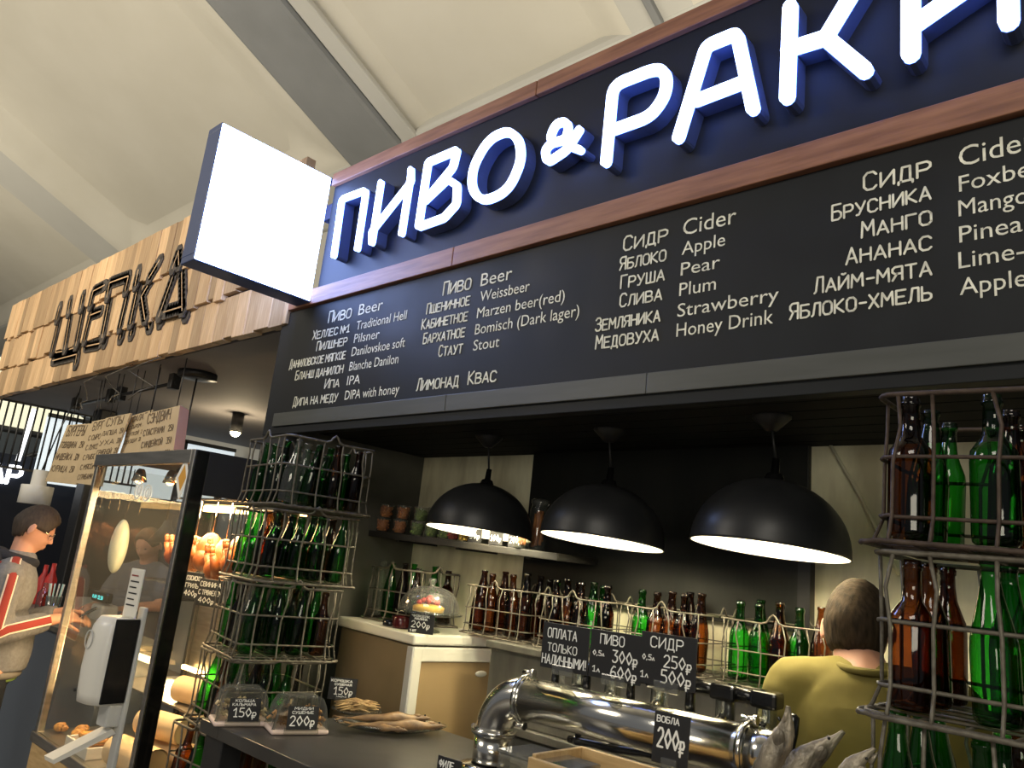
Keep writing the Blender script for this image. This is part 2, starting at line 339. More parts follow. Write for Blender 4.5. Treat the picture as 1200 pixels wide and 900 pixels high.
def font_line(name, t, x0, x1, z, h, y, m, parent):
    """line of type squeezed between x0 and x1 with cap height h, standing on board plane y"""
    cu = bpy.data.curves.new(name, 'FONT'); cu.body = t; cu.size = 1; cu.resolution_u = 3; cu.fill_mode = 'FRONT'
    to = bpy.data.objects.new(name, cu); C.objects.link(to)
    bpy.context.view_layer.update()
    me = bpy.data.meshes.new_from_object(to.evaluated_get(bpy.context.evaluated_depsgraph_get()))
    bpy.data.objects.remove(to)
    xs = [v.co.x for v in me.vertices]; a, b = min(xs), max(xs); cap = .72
    for v in me.vertices:
        v.co = Vector((x0 + (v.co.x - a) / (b - a) * (x1 - x0), y, z + v.co.y / cap * h))
    me.materials.clear(); me.materials.append(m); me.name = name
    return mobj(name, me, parent)

# ================================================================== SETTING
YF = 1.757                                     # plane of the stall fascias
ZC = 2.104                                     # underside of the stall ceiling
struct('floor', MB().box(-22, 8, -7, 9, -.1, 0), floor_mat)
# sloping vault with coffers; local frame x, s down the slope, n up
SL = Matrix.Translation((0, 0, 7.42)) @ Matrix.Rotation(math.atan2(-.46, 1), 4, 'X')
def sy(y): return y * 1.1008
def rib(name, x0, x1, m, y0=-6, y1=4.62, n0=0., n1=.5):
    return struct(name, MB().rbox(x0, x1, sy(y0), sy(y1), n0, n1, .05, SL), m)
rib('trim_1', -6.53, -5.72, gray_rib, n0=-.06)
rib('trim_2', -13.2, -12.16, rib_mat)
rib('trim_3', -3.06, -2.45, rib_mat)
rib('trim_4', 2.2, 3.2, rib_mat)
struct('trim_5', MB().rbox(-22, 8, sy(4.02), sy(4.62), -.02, .5, .06, SL), rib_mat)
struct('trim_6', MB().rbox(-5.70, -5.50, sy(-6), sy(4.1), -.02, .04, .015, SL), rib_mat)
struct('trim_7', MB().rbox(-2.80, -2.74, sy(-6), sy(4.1), -.05, .02, .01, SL), gray_rib)
struct('trim_8', MB().rbox(-22, 8, sy(-6.4), sy(-5.6), -.02, .5, .06, SL), rib_mat)
cof = MB()
def coffer(x0, x1, il, ir, ib, dep=.34, y0=-5.7, y1=4.05):
    x0 -= .06; x1 += .06; il += .06; ir += .06
    rings = []
    for t, k in ((0, 0), (.12, .02), (.35, .25), (.62, .66), (.86, .94), (1, 1)):
        a, b, c, d = x0 + il * t, x1 - ir * t, sy(y0) + .5 * t, sy(y1) - ib * t; ch = .02 + .22 * t
        rings.append([SL @ Vector((px, py, dep * k)) for px, py in ((a + ch, c), (b - ch, c), (b, c + ch), (b, d - ch), (b - ch, d), (a + ch, d), (a, d - ch), (a, c + ch))])
    vs = [p for r_ in rings for p in r_]
    fs = [(i * 8 + j, i * 8 + (j + 1) % 8, (i + 1) * 8 + (j + 1) % 8, (i + 1) * 8 + j) for i in range(5) for j in range(8)]
    cof.add(vs, fs, True); cof.add(rings[-1], [tuple(range(8))])
coffer(-12.16, -6.53, .35, .86, .34); coffer(-5.6, -3.06, .25, .3, .3, dep=.16, y1=4.55); coffer(-2.45, 2.2, .35, .35, .3); coffer(-22, -13.2, .4, .1, .3)
struct('ceiling', cof, plaster)
struct('wall_far', MB().box(-22, 8, 4.6, 4.7, 0, 5.75), rib_mat)
struct('wall_end', MB().box(-22.1, -22, -7, 4.7, 0, 12), slate)
# main stall shell
struct('wall_back', MB().box(-3.01, 1.7, 2.54, 2.60, 0, ZC + .05), concrete)
struct('wall_left', MB().box(-3.215, -3.01, YF + .004, 2.60, 0, ZC + .0), blackmatte)
struct('trim_9', MB().box(-3.010, -2.99, YF + .06, 2.54, 0, ZC), mat('dim_grey_wall', (.085, .082, .065), .8, var=.2, scale=4))
struct('stall_ceiling', MB().box(-3.215, 1.7, YF + .05, 2.60, ZC, ZC + .05), ceil_dark)
for k in range(7):
    struct('trim_%d' % (20 + k), MB().box(-3.2, 1.7, YF + .07 + k * .105, YF + .168 + k * .105, ZC - .006, ZC), ceil_dark)
# black wall panel behind the lamps
pn = struct('dark_wall_panel', MB().rbox(-2.235, -1.02, 2.515, 2.54, 1.497, ZC, .003), panel_dk, 'large dark panel on the back wall behind the hanging lamps')
fr = MB().box(-1.045, -1.005, 2.50, 2.54, 1.10, 1.84); struct('trim_40', fr, black)
struct('trim_41', MB().tube([(-.955, 2.53, 2.10), (-.86, 2.53, 1.93), (-.75, 2.53, 1.70)], .006), concrete)  # thin wall-coloured rod along a diagonal streak on the wall
# left stall shell (behind the planked fascia)
struct('left_stall_ceiling', MB().box(-7.95, -3.215, YF + .065, 4.6, 2.6, 2.66), ceil_grey)
struct('left_stall_wall', MB().box(-7.9, -3.2, 4.45, 4.58, 0, 2.6), slate)

# ================================================================== MAIN SIGN
sg = thing('sign_fascia', 'black sign fascia framed in stained wood over the bar, carrying the glowing letters', 'sign fascia', (-.7, YF, 2.7))
L0 = Vector((-.7, YF, 2.7))
def sbox(name, x0, x1, y0, y1, z0, z1, m, par=None, b=.003):
    return obj(name, MB().rbox(x0 - L0.x, x1 - L0.x, y0 - L0.y, y1 - L0.y, z0 - L0.z, z1 - L0.z, b), m, par or sg)
XL, XR = -2.955, 1.6
sbox('panel', XL, XR, YF, YF + .05, 2.73, 3.24, signblack)
for a, b in ((-3.15, -2.035), (-2.032, 1.6)): sbox('wood_rail', a, b, YF - .02, YF + .05, 2.652, 2.728, walnut)
for a, b in ((-2.955, -1.7), (-1.697, -.6), (-.597, 1.6)): sbox('wood_rail', a, b, YF - .02, YF + .05, 3.236, 3.296, walnut)
o = sbox('return_frame', -3.10, -2.985, YF + .12, YF + .16, 3.20, 3.36, frame_blue); 
sbox('return_frame', -3.10, -2.97, YF + .05, YF + .2, 3.12, 3.20, frame_blue)
def px_strokes(pts, ox, oy, k, y):
    out = []
    for st in pts:
        out.append([(lambda p: (p.x, p.z))(ony(ox + a / k, oy + b / k, y)) for a, b in st])
    return out
def round_stroke(pts, r=.03, n=4, closed=False):
    out = []; k = len(pts)
    for i, p in enumerate(pts):
        if not closed and i in (0, k - 1): out.append(p); continue
        a = Vector(pts[i - 1]); b = Vector(p); c = Vector(pts[(i + 1) % k]); ra = min(r, (a - b).length * .45); rc = min(r, (c - b).length * .45)
        q0 = b + (a - b).normalized() * ra; q1 = b + (c - b).normalized() * rc
        for j in range(n + 1):
            t = j / n; q = q0 * (1 - t) ** 2 + b * 2 * t * (1 - t) + q1 * t * t; out.append((q.x, q.y))
    if closed: out.append(out[0])
    return out
YL = YF - .07
letters = []
A1 = (380, 130, 4.615); A2 = (620, 0, 4.0); A3 = (900, 0, 4.0)
def neon(label, strokes, org, closed=(), sw=.036, r=.02, rnd=None):
    ps = px_strokes(strokes, *org, YL)
    ps = [round_stroke(s_, (rnd or {}).get(i, r), 5, i in closed) for i, s_ in enumerate(ps)]
    cx = sum(p[0] for s_ in ps for p in s_) / sum(len(s_) for s_ in ps)
    t = thing('sign_letter', label, 'sign letter', (cx, YF, 2.8), group='glowing letters of the main sign')
    M = Matrix.Translation((-cx, YL - YF, -2.8))
    sw *= .80
    obj('letter_body', stroke_mesh(MB(), ps, M @ Matrix.Translation((0, .018, 0)), sw + .002, .0515, 10), letter_side, t)
    obj('letter_glow_rim', stroke_mesh(MB(), ps, M @ Matrix.Translation((0, .0045, 0)), sw - .001, .013, 10), halo_m, t)
    obj('letter_face', stroke_mesh(MB(), ps, M @ Matrix.Translation((0, -.002, 0)), sw, .006, 12), letter_m, t)
    return t
neon('glowing white letter П, first of the main sign, beside the light box', [[(45, 780), (88, 475), (220, 425), (172, 742)]], A1, sw=.030)
neon('glowing white letter И, second of the main sign', [[(300, 385), (250, 715), (250, 650), (462, 380), (462, 315)], [(462, 340), (412, 660)]], A1, sw=.030, r=.008)
neon('glowing white letter В, third of the main sign', [[(540, 480), (690, 300), (712, 208), (555, 275), (502, 625), (640, 575), (708, 500), (712, 400), (660, 365), (540, 480)]], A1, sw=.034, r=.012)
neon('glowing white letter О, fourth of the main sign, left of the ampersand', [[(985, 100), (1050, 150), (1060, 270), (985, 430), (850, 490), (790, 420), (795, 300), (880, 150)]], A1, closed=(0,), sw=.036, r=.07)
neon('small glowing white ampersand in the main sign', [[(230, 605), (170, 700), (80, 760), (68, 700), (100, 665), (165, 650), (180, 600), (170, 565), (120, 575), (92, 640), (110, 665)], [(110, 665), (165, 650), (180, 680), (235, 700)]], A2, sw=.030, r=.02)
neon('glowing white letter Р to the right of the ampersand', [[(355, 755), (388, 395), (590, 315), (640, 340), (635, 440), (565, 540), (385, 605)]], A2, sw=.040, r=.04)
neon('glowing white letter А between Р and К in the main sign', [[(695, 640), (825, 210), (970, 150), (1045, 505)], [(780, 465), (985, 385)]], A2, sw=.042, r=.02)
neon('glowing white letter К of the main sign, cut by the top edge', [[(100, 25), (85, 450)], [(90, 225), (265, 170), (450, 325)], [(265, 170), (440, -120)]], A3, sw=.046, r=.004)
neon('glowing white letter И at the right end of the main sign', [[(665, -170), (665, 245)], [(665, 120), (1120, -200)], [(1120, -200), (1125, 90)]], A3, sw=.049, r=.004)

# light box beside the letters
lb = thing('light_box_sign', 'blank square light box sticking out from the sign, glowing bluish white', 'light box', (-2.96, YF, 2.95))
def lbb(name, x0, x1, y0, y1, z0, z1, m): return obj(name, MB().rbox(x0 + 2.96, x1 + 2.96, y0 - YF, y1 - YF, z0 - 2.95, z1 - 2.95, .004), m, lb)
lbb('lit_face', -2.975, -2.9605, 1.194, YF - .022, 2.668, 3.276, box_m)
lbb('case', -3.06, -2.97, 1.20, YF - .022, 2.68, 3.262, frame_blue)
lbb('lit_face', -3.075, -3.058, 1.225, YF - .01, 2.695, 3.247, box_m)
for z0, z1 in ((2.662, 2.692), (3.25, 3.28)): lbb('edge_rail', -3.08, -2.964, 1.19, YF, z0, z1, frame_blue)
lbb('edge_rail', -3.08, -2.964, 1.19, 1.222, 2.69, 3.252, frame_blue)

# ================================================================== MENU BOARD
mb_ = thing('menu_board', 'long black chalkboard menu over the bar listing beers and ciders in two languages', 'menu board', (-.7, YF, 2.4))
def mbx(name, x0, x1, y0, y1, z0, z1, m, b=.002): return obj(name, MB().rbox(x0 + .7, x1 + .7, y0 - YF, y1 - YF, z0 - 2.4, z1 - 2.4, b), m, mb_)
mbx('board', -3.212, 1.6, YF, YF + .045, 2.07, 2.650, board)
for a, b in ((-3.125, -1.985), (-1.983, -1.165), (-1.163, .1), (.102, 1.6)): mbx('bottom_rail', a, b, YF - .010, YF + .045, ZC, 2.164, strip_gray)
def line(t, k, ox, oy, l, r, h, name='chalk_lettering', m=chalk):
    a = ony(ox + l[0] / k, oy + l[1] / k, YF); b = ony(ox + r[0] / k, oy + r[1] / k, YF)
    if any(c in G for c in t.upper() if c.isalpha() and ord(c) > 1000):
        q = text_mb(t.upper(), a.x + .7, (a.z + b.z) / 2 - 2.4, h, Matrix.Translation((0, -.0016, 0)), wd=b.x - a.x, sw=h * .125, d=.001, small=.80)
        return obj(name, q, m, mb_)
    return font_line(name, t, a.x + .7, b.x + .7, (a.z + b.z) / 2 - 2.4, h, -.0015, m, mb_)
K1 = (2.857, 300, 280); K2 = (2.308, 680, 130); hh, hr = .050, .040
for t, l, r, h in (('Пиво', (243, 278), (317, 265), hh), ('Beer', (343, 253), (423, 240), hh), ('Хеллес №1', (190, 335), (312, 313), hr), ('Traditional Hell', (336, 302), (503, 272), hr),
    ('Пилшнер', (203, 372), (303, 357), hr), ('Pilsner', (328, 346), (412, 335), hr), ('Даниловское мягкое', (113, 432), (298, 403), hr), ('Danilovskoe soft', (320, 392), (498, 362), hr),
    ('Бланш Данилон', (132, 470), (290, 450), hr), ('Blanche Danilon', (312, 442), (476, 416), hr), ('ИПА', (230, 500), (278, 495), hr), ('IPA', (304, 490), (348, 484), hr), ('ДИПА на меду', (124, 560), (272, 543), hr), ('DIPA with honey', (297, 537), (478, 520), hr),
    ('Пиво', (627, 187), (718, 168), hh), ('Beer', (752, 157), (856, 137), hh), ('Пшеничное', (572, 248), (714, 224), hr), ('Weissbeer', (750, 208), (915, 177), hr), ('Кабинетное', (555, 302), (707, 275), hr), ('Marzen beer(red)', (740, 262), (1033, 212), hr),
    ('Бархатное', (560, 350), (698, 328), hr), ('Bomisch (Dark lager)', (733, 318), (1082, 262), hr), ('Стаут', (612, 393), (690, 382), hr), ('Stout', (727, 374), (814, 362), hr), ('ЛИМОНАД', (538, 508), (677, 492), .044), ('КВАС', (710, 487), (803, 476), .044)):
    line(t, *K1, l, r, h)
for t, l, r, h in (('Сидр', (118, 375), (235, 355), .045), ('Cider', (278, 335), (422, 306), .050), ('Яблоко', (108, 428), (231, 407), hr), ('Apple', (275, 388), (392, 366), hr), ('Груша', (110, 478), (227, 460), hr), ('Pear', (272, 443), (378, 428), hr),
    ('Слива', (108, 528), (220, 513), hr), ('Plum', (268, 499), (367, 486), hr), ('Земляника', (42, 593), (215, 572), hr), ('Strawberry', (263, 556), (537, 516), hr), ('Медовуха', (42, 642), (211, 622), hr), ('Honey Drink', (260, 612), (522, 574), hr),
    ('Сидр', (768, 211), (948, 180), .045), ('Cider', (1025, 147), (1235, 107), .050), ('Брусника', (682, 293), (948, 243), hr), ('Foxberry', (1025, 215), (1330, 157), hr), ('Манго', (762, 341), (950, 308), hr), ('Mango', (1024, 284), (1215, 250), hr),
    ('Ананас', (720, 413), (950, 377), hr), ('Pineapple', (1026, 355), (1350, 300), hr), ('Лайм-мята', (634, 492), (950, 446), hr), ('Lime-mint', (1024, 426), (1370, 372), hr), ('Яблоко-хмель', (568, 563), (950, 512), hr), ('Apple-hop', (1027, 499), (1370, 450), hr)):
    line(t, *K2, l, r, h)

# ================================================================== PLANKED FASCIA (left stall)
pf = thing('plank_fascia', 'stepped plank fascia of pale and tan wood with burnt block letters', 'fascia', (-5.5, YF, 2.6))
B0 = Vector((-5.5, YF, 2.6))
obj('backing', MB().box(-7.9 + 5.5, -3.22 + 5.5, .0, .06, .02, .82), black, pf)
z1 = ony(8, 403, YF).z - 2.6; z2 = ony(150, 388, YF).z - 2.6
rows = ((z1, .836, -.050), (z2, z1, -.032), (-.005, z2, -.014))
shared = []
for (za, zb, yo) in rows:
    x = -7.93
    while x < -3.18:
        wdt = R.choice((.075, .095, .12, .14, .165)); x1 = min(x + wdt, -3.155)
        if x1 - x < .03: break
        j = R.uniform(-.018, .018) if za > 0 else R.uniform(-.012, .004); y0 = yo - R.uniform(0, .010 if za > 0 else .004)
        q = MB().rbox(0, x1 - x - .0015, 0, .05, 0, zb - za - j - (.002), .002, seg=1)
        p_ = obj('plank', q, planks, pf, (x - B0.x, y0, za + j)); x = x1
LT = (40, 280, 5.625)
shp = [[(170, 445), (98, 745), (185, 725), (240, 405)], [(185, 725), (258, 700), (325, 370)], [(90, 795), (248, 752), (236, 822)],
       [(468, 305), (392, 345), (305, 700), (395, 680)], [(350, 500), (425, 470)], [(425, 680), (500, 290), (625, 245), (530, 650)],
       [(690, 205), (600, 625)], [(830, 140), (690, 375), (722, 578)], [(790, 545), (955, 80), (958, 500)], [(835, 478), (958, 440)]]
ps = px_strokes(shp, *LT, YF - .06)
Mt = Matrix.Translation((-B0.x, 0, -B0.z))
LQ = [(MB(), MB()) for _ in range(5)]
for si, st in enumerate(ps):
    qa, qb = LQ[(0, 0, 0, 1, 1, 2, 3, 3, 4, 4)[si]]
    for (x0, za0), (x1, za1) in zip(st, st[1:]):
        n_ = max(1, int(math.hypot(x1 - x0, za1 - za0) / .035))
        for i in range(n_):
            u, v = i / n_, (i + 1) / n_; a_ = (x0 + (x1 - x0) * u, za0 + (za1 - za0) * u); b_ = (x0 + (x1 - x0) * v, za0 + (za1 - za0) * v); zz = (a_[1] + b_[1]) / 2 - 2.6
            yo = -.050 if zz > z1 else (-.032 if zz > z2 else -.014)
            stroke_mesh(qa, [[a_, b_]], Mt @ Matrix.Translation((0, yo - .0125, 0)), .095, .010, 6); stroke_mesh(qb, [[a_, b_]], Mt @ Matrix.Translation((0, yo - .0138, 0)), .009, .002, 4)
for qa, qb in LQ:
    o = obj('burnt_letter', qa, burnt, pf); obj('groove_line', qb, planks, o)

# ================================================================== LEFT STALL
t = thing('pendant_lamp', 'black ceiling rose with a long thin cord under the grey left ceiling', 'pendant lamp', tuple(onz(232, 437, 2.6)))
obj('ceiling_rose', MB().lathe([(0, 0), (.12, 0), (.12, -.035), (.05, -.04), (0, -.04)], 20), black, t)
obj('cord', MB().tube([(0, 0, -.03), (-.01, 0, -.3), (-.02, .01, -.6), (-.025, 0, -.95)], .006), black, t)
obj('lamp_shade', MB().lathe([(.02, -.93), (.03, -.97), (.09, -1.06), (.085, -1.06), (.02, -.98)], 16), black, t)
p = onz(280, 484, 2.6)
t = thing('ceiling_spotlight', 'small cylindrical ceiling spotlight glowing warm beside the black wall', 'spotlight', tuple(p))
obj('housing', MB().lathe([(0, 0), (.048, 0), (.048, -.16), (.04, -.16), (.04, -.13), (0, -.13)], 18), rack_dark, t)
obj('bulb', MB().ball((0, 0, -.155), .042), spot_e, t)
sl = bpy.data.lights.new('spot_glow', 'POINT'); sl.energy = 14; sl.color = (1, .8, .5); sl.shadow_soft_size = .05
so = bpy.data.objects.new('spot_glow', sl); C.objects.link(so); so.location = p + Vector((0, 0, -.24))
a, b = onz(88, 471, 2.56), onz(208, 443, 2.56)
t = thing('pipe_rail', 'thin dark pipe rail with clamps fixed under the grey ceiling', 'rail', tuple(a))
obj('pipe', MB().tube([(0, 0, -.03), tuple(b - a + Vector((0, 0, -.03)))], .012, 8), rack_dark, t)
for f in (.02, .42, .52, .98):
    q = (b - a) * f; obj('clamp', MB().rbox(q.x - .03, q.x + .03, q.y - .03, q.y + .03, -.07, .03, .006), rack_dark, t)
for k in range(3):
    q = onz(100 + 32 * k, 468 - 7 * k, 2.4)
    tag(obj('hanging_rope', MB().tube([Vector((.1 * math.sin(i * 1.3 + k), .05 * math.cos(i * 1.7), .19 - i * .045)) for i in range(7)], .004, 5), wire_m, None, tuple(q)),
        ('looped thin wire under the grey ceiling above the leftmost card', 'looped thin wire hanging above the middle cards', 'looped thin wire above the rightmost brown card')[k], 'wire')
# grille and things seen beyond the left stall
t = thing('bar_grille', 'black metal grille of thin vertical bars under the plank fascia end', 'grille', (-7.95, 2.2, 2.0))
for k in range(26): obj('bar', MB().tube([(0, -.62 + k * .058, 0), (0, -.62 + k * .058, .60)], .009, 6), rack_dark, t)
for z in (0, .585): obj('rail', MB().box(-.02, .02, -.64, .90, z, z + .02), rack_dark, t)
t = thing('bar_sign', 'black sign band with glowing white letters ending in АР, left edge', 'sign', (-9.0, 2.3, 1.7))
obj('sign_band', MB().box(-.06, 0, -1.5, 2.2, -.85, .50), signblack, t)
obj('glowing_text', text_mb('БАР', -.345, .215, .165, Matrix.Rotation(PI / 2, 4, 'Z') @ Matrix.Translation((0, -.02, 0)), sw=.034, wd=.42, d=.02), ar_e, t)
struct('trim_50', MB().box(-11.6, -11.5, 0, 4.4, 2.0, 3.6), slate)
t = thing('gallery_roof_glow', 'glowing panel for the lit sloping roof seen through the metal grille', 'window', (-10.4, 3.0, 2.6))
obj('pane', MB().add([(0, -1.5, .0), (0, .55, .0), (0, .55, .12), (0, -1.2, 1.0), (0, -1.5, 1.0)], [(0, 1, 2, 3, 4)]), bright_e, t)  # emission stands in for light falling on a pale sloping roof
obj('frame', MB().tube([(.05, -1.5, -.02), (.05, .6, -.05)], .04), rack_dark, t); obj('frame', MB().tube([(.05, -.6, -.5), (.05, .5, .1)], .03), rack_dark, t)
tag(obj('tube_light', MB().tube([(0, 0, 0), (0, .03, .52)], .022, 8), emit('tube_glow', (.95, .97, 1), 1.6), None, tuple(onx(21, 540, -8.6))), 'upright white tube light behind the metal grille', 'lamp')
t = thing('window_1', None, None, (-8.7, 3.6, 2.3)); t['kind'] = 'structure'
obj('pane', MB().box(0, .02, -1.2, .84, -.35, .32), day_e, t); obj('frame', MB().box(.02, .05, -1.2, .84, .30, .34), rack_dark, t)
obj('frame', MB().box(.02, .05, .2, .25, -.35, .32), rack_dark, t)
pp = ony(97, 600, 2.5)
tag(obj('black_post', MB().rbox(-.10, .10, -.07, .07, 0, 2.6, .01), black, None, (pp.x, pp.y, 0)), 'wide black post right of the man in the grey jacket', 'post')
p = ony(42, 580, 1.92)
t = thing('pendant_lamp', 'small white cylindrical pendant lamp above the man in grey', 'pendant lamp', tuple(p))
obj('lamp_shade', MB().lathe([(0, .19), (.05, .19), (.055, .185), (.055, .075), (.11, .07), (.112, .065), (.112, -.07), (.105, -.07), (.10, .05), (0, .05)], 28), plastic_w, t)
obj('cord', MB().tube([(0, 0, .19), (.04, .04, .5), (.10, .10, 2.6 - p.z)], .006), rack_dark, t)

# kraft cards
def card(c4, y, head, rows, label, cut=None, thick=False):
    P = [ony(a, b, y) for a, b in c4]; o = P[0]; t = thing('menu_card', label, 'menu card', tuple(P[3]), group='brown card menus above the display case')
    b0 = P[3]; q = MB(); loc = [(p_.x - b0.x, p_.z - b0.z) for p_ in P]
    q.prism(loc, .012, Matrix()); obj('sheet', q, kraft, t)
    if thick: obj('side_flap', MB().add([(loc[1][0], 0, loc[1][1]), (loc[1][0] + .02, .05, loc[1][1] - .02), (loc[2][0] + .02, .05, loc[2][1]), (loc[2][0], 0, loc[2][1])], [(0, 1, 2, 3)]), kraft_p, t)
    for q_ in (.12, .88): obj('cord', MB().tube([(loc[0][0] + (loc[1][0] - loc[0][0]) * q_, .008, loc[0][1] + (loc[1][1] - loc[0][1]) * q_ - .01), (loc[0][0] + (loc[1][0] - loc[0][0]) * q_, .008, 2.6 - b0.z)], .003, 5), rack_dark, t)
    w_ = loc[1][0] - loc[0][0]; x0 = loc[0][0]; zt = loc[0][1]; h_ = zt - loc[3][1]
    sl_ = (loc[1][1] - loc[0][1]) / w_; sk = (loc[3][0] - loc[0][0]) / -h_
    M = Matrix(((1, 0, sk * -1 * -1, x0), (0, 1, 0, -.002), (sl_, 0, 1, zt), (0, 0, 0, 1)))
    mt = mat_ink
    hs = w_ * .125
    obj('heading', text_mb(head, w_ * .12, -h_ * .03 - hs, hs, M, wd=w_ * .66, sw=hs * .14), mt, t)
    for i, rw in enumerate(rows):
        z = -h_ * .03 - hs - (i + 1) * hs * 1.25
        if z < -h_ * .97: break
        obj('text_line', text_mb(rw, w_ * .06, z, hs * .6, M, wd=w_ * .60, sw=hs * .10), mt, t)
        obj('price', text_mb(R.choice(('250', '300', '320', '350')), w_ * .78, z, hs * .6, M, wd=w_ * .14, sw=hs * .09), mt, t)
    return t
mat_ink = mat('ink', (.17, .12, .07), .8)
card([(79, 498), (111, 496), (89, 568), (53, 564)], 1.90, 'БУРГЕРЫ', ['ГОВЯДИНА', 'ИНДЕЙКА', 'КУРИЦА', 'РЫБНЫЙ', 'СЫРНЫЙ', 'ОСТРЫЙ', 'ДЕТСКИЙ'], 'brown card menu farthest left, beside the metal grille')
card([(108, 494), (137, 488), (118, 570), (88, 566)], 1.88, 'БУРГЕР', ['С СЫРОМ', 'С ЛУКОМ', 'С РЫБОЙ', 'С МЯСОМ', 'С ГРИБАМИ'], 'brown card menu second from the left above the display case')
card([(124, 490), (153, 484), (130, 545), (108, 545)], 1.86, 'СУПЫ', ['ЛАПША', 'УХА', 'ГРИБНОЙ', 'ТЫКВА'], 'brown card menu in the middle with a slanting right edge')
card([(155, 487), (179, 480), (160, 545), (136, 545)], 1.90, 'САЛАТ', ['С СЫРОМ', 'С УТКОЙ', 'ОВОЩИ'], 'narrow brown card menu just left of the rightmost card')
card([(170, 485), (211, 475), (203, 530), (160, 545)], 1.86, 'СЭНДВИЧ', ['С ПАСТРАМИ', 'С ИНДЕЙКОЙ', 'С ЛОСОСЕМ', 'С КУРИЦЕЙ'], 'rightmost brown card menu, with a pink side edge', thick=True)

# ---------------------------------------------------------------- display case
CX0, CX1, CY0, CY1, CB, CT = -3.95, -2.93, 1.34, 1.98, .698, 1.923
def fx(x): return CX1 + (x + 2.60) * 1.13
def fy(y): return CY0 + (y - 1.19) * 1.05
def fz(z): return CB + (z - .80) * 1.127
dc = thing('display_case', 'tall glass display case with black posts and warm lit roast food', 'display case', (-3.05, 1.5, 0))
def cb(name, x0, x1, y0, y1, z0, z1, m, b=.003, par=None): return obj(name, MB().rbox(x0 + 3.05, x1 + 3.05, y0 - 1.5, y1 - 1.5, z0, z1, b), m, par or dc)
cb('base_cabinet', CX0, CX1, CY0, CY1, 0, CB - .04, wood_lt); cb('deck', CX0 - .01, CX1 + .005, CY0 - .01, CY1, CB - .04, CB, steel_b)
cb('post', CX1 - .012, CX1 + .004, CY0 + .004, CY0 + .058, CB, CT, plastic_blk); cb('front_edge_strip', CX1 - .022, CX1 + .005, CY0 - .006, CY0 + .004, CB, CT, steel_b)
cb('post', CX0, CX0 + .03, CY0, CY0 + .03, CB, CT, steel_b); cb('post', CX1 - .03, CX1, CY1 - .03, CY1, CB, CT, plastic_blk); cb('post', CX0, CX0 + .03, CY1 - .03, CY1, CB, CT, rack_dark)
cb('top_rail', CX0, CX1 - .02, CY0 - .008, CY0 + .02, CT - .055, CT, steel_b); cb('top_panel', CX0, CX1, CY0 + .02, CY1, CT - .02, CT, black)
cb('side_header', CX1 - .01, CX1 + .006, CY0 + .055, CY1, CT - .17, CT, blackmatte)
cb('front_pane', CX0 + .01, CX1 - .01, CY0 + .002, CY0 + .008, CB, CT - .05, g_pane, .0005)
cb('side_pane', CX1 - .006, CX1, CY0 + .05, CY1 - .02, CB, CT - .16, g_pane, .0005); cb('side_pane', CX0, CX0 + .006, CY0 + .03, CY1 - .02, CB, CT - .05, g_pane, .0005)
for z in (.905, 1.37): cb('glass_shelf', CX0 + .02, CX1 - .02, CY0 + (.30 if z > 1.2 else .27), CY1 - .02, z, z + .008, g_pane if z > 1.2 else steel_b, .001)
cb('light_strip', CX0 + .05, CX1 - .05, CY1 - .10, CY1 - .07, CT - .20, CT - .17, warm_led); cb('light_strip', CX0 + .06, CX1 - .04, CY1 - .06, CY1 - .04, .955, .975, warm_led); cb('bounce_sheet', CX0 + .03, CX1 - .03, CY1 - .012, CY1 - .002, CB, 1.30, steel_b)  # steel sheet at the back added to brighten the case
cb('light_housing', CX0 + .05, CX1 - .05, CY1 - .11, CY1 - .06, CT - .165, CT - .14, steel_b); cb('rod', CX0 + .03, CX1 - .03, CY1 - .26, CY1 - .25, 1.765, 1.775, steel)
for k, xx in enumerate((-3.38, -3.2, -3.0, -2.82, -2.68)):
    tt = obj('heat_lamp', MB().lathe([(.012, .06), (.02, .05), (.035, 0), (.03, 0)], 14), steel, dc, (fx(xx) + 3.05, -.0 + (k % 2) * .06, 1.82)); obj('bulb', MB().ball((0, 0, .008), .019, 10), warm_led, tt)
al = area('case_glow', (-3.44, 1.66, 1.76), (-3.44, 1.62, .7), .85, .4, 48, (1, .70, .36))
al2 = area('case_glow', (-3.44, 1.86, .96), (-3.44, 1.4, .7), .85, .05, 24, (1, .66, .30))
# stickers on the glass
e = obj('round_decal', stroke_mesh(MB(), [arc(0, 0, .032, .036, 0, 360, 20), arc(.012, 0, .014, .018, 0, 360, 14), arc(.095, -.012, .036, .032, 0, 360, 20), arc(.10, -.012, .016, .018, 0, 360, 14)], Matrix.Translation(ony(162, 574, CY0 - .001) - Vector((-3.05, 1.5, 0))), .008, .0006), chalkw, dc)
d0 = ony(214, 560, CY0 - .001) - Vector((-3.05, 1.5, 0)); M = Matrix.Translation(d0)
obj('diamond_sticker', MB().prism([(-.062, 0), (0, -.085), (.05, 0), (0, .085)], .001, M), chalkw, dc)
obj('diamond_sticker', MB().prism([(-.036, 0), (0, -.052), (.03, 0), (0, .052)], .001, M @ Matrix.Translation((0, -.001, 0))), orange_s, dc)

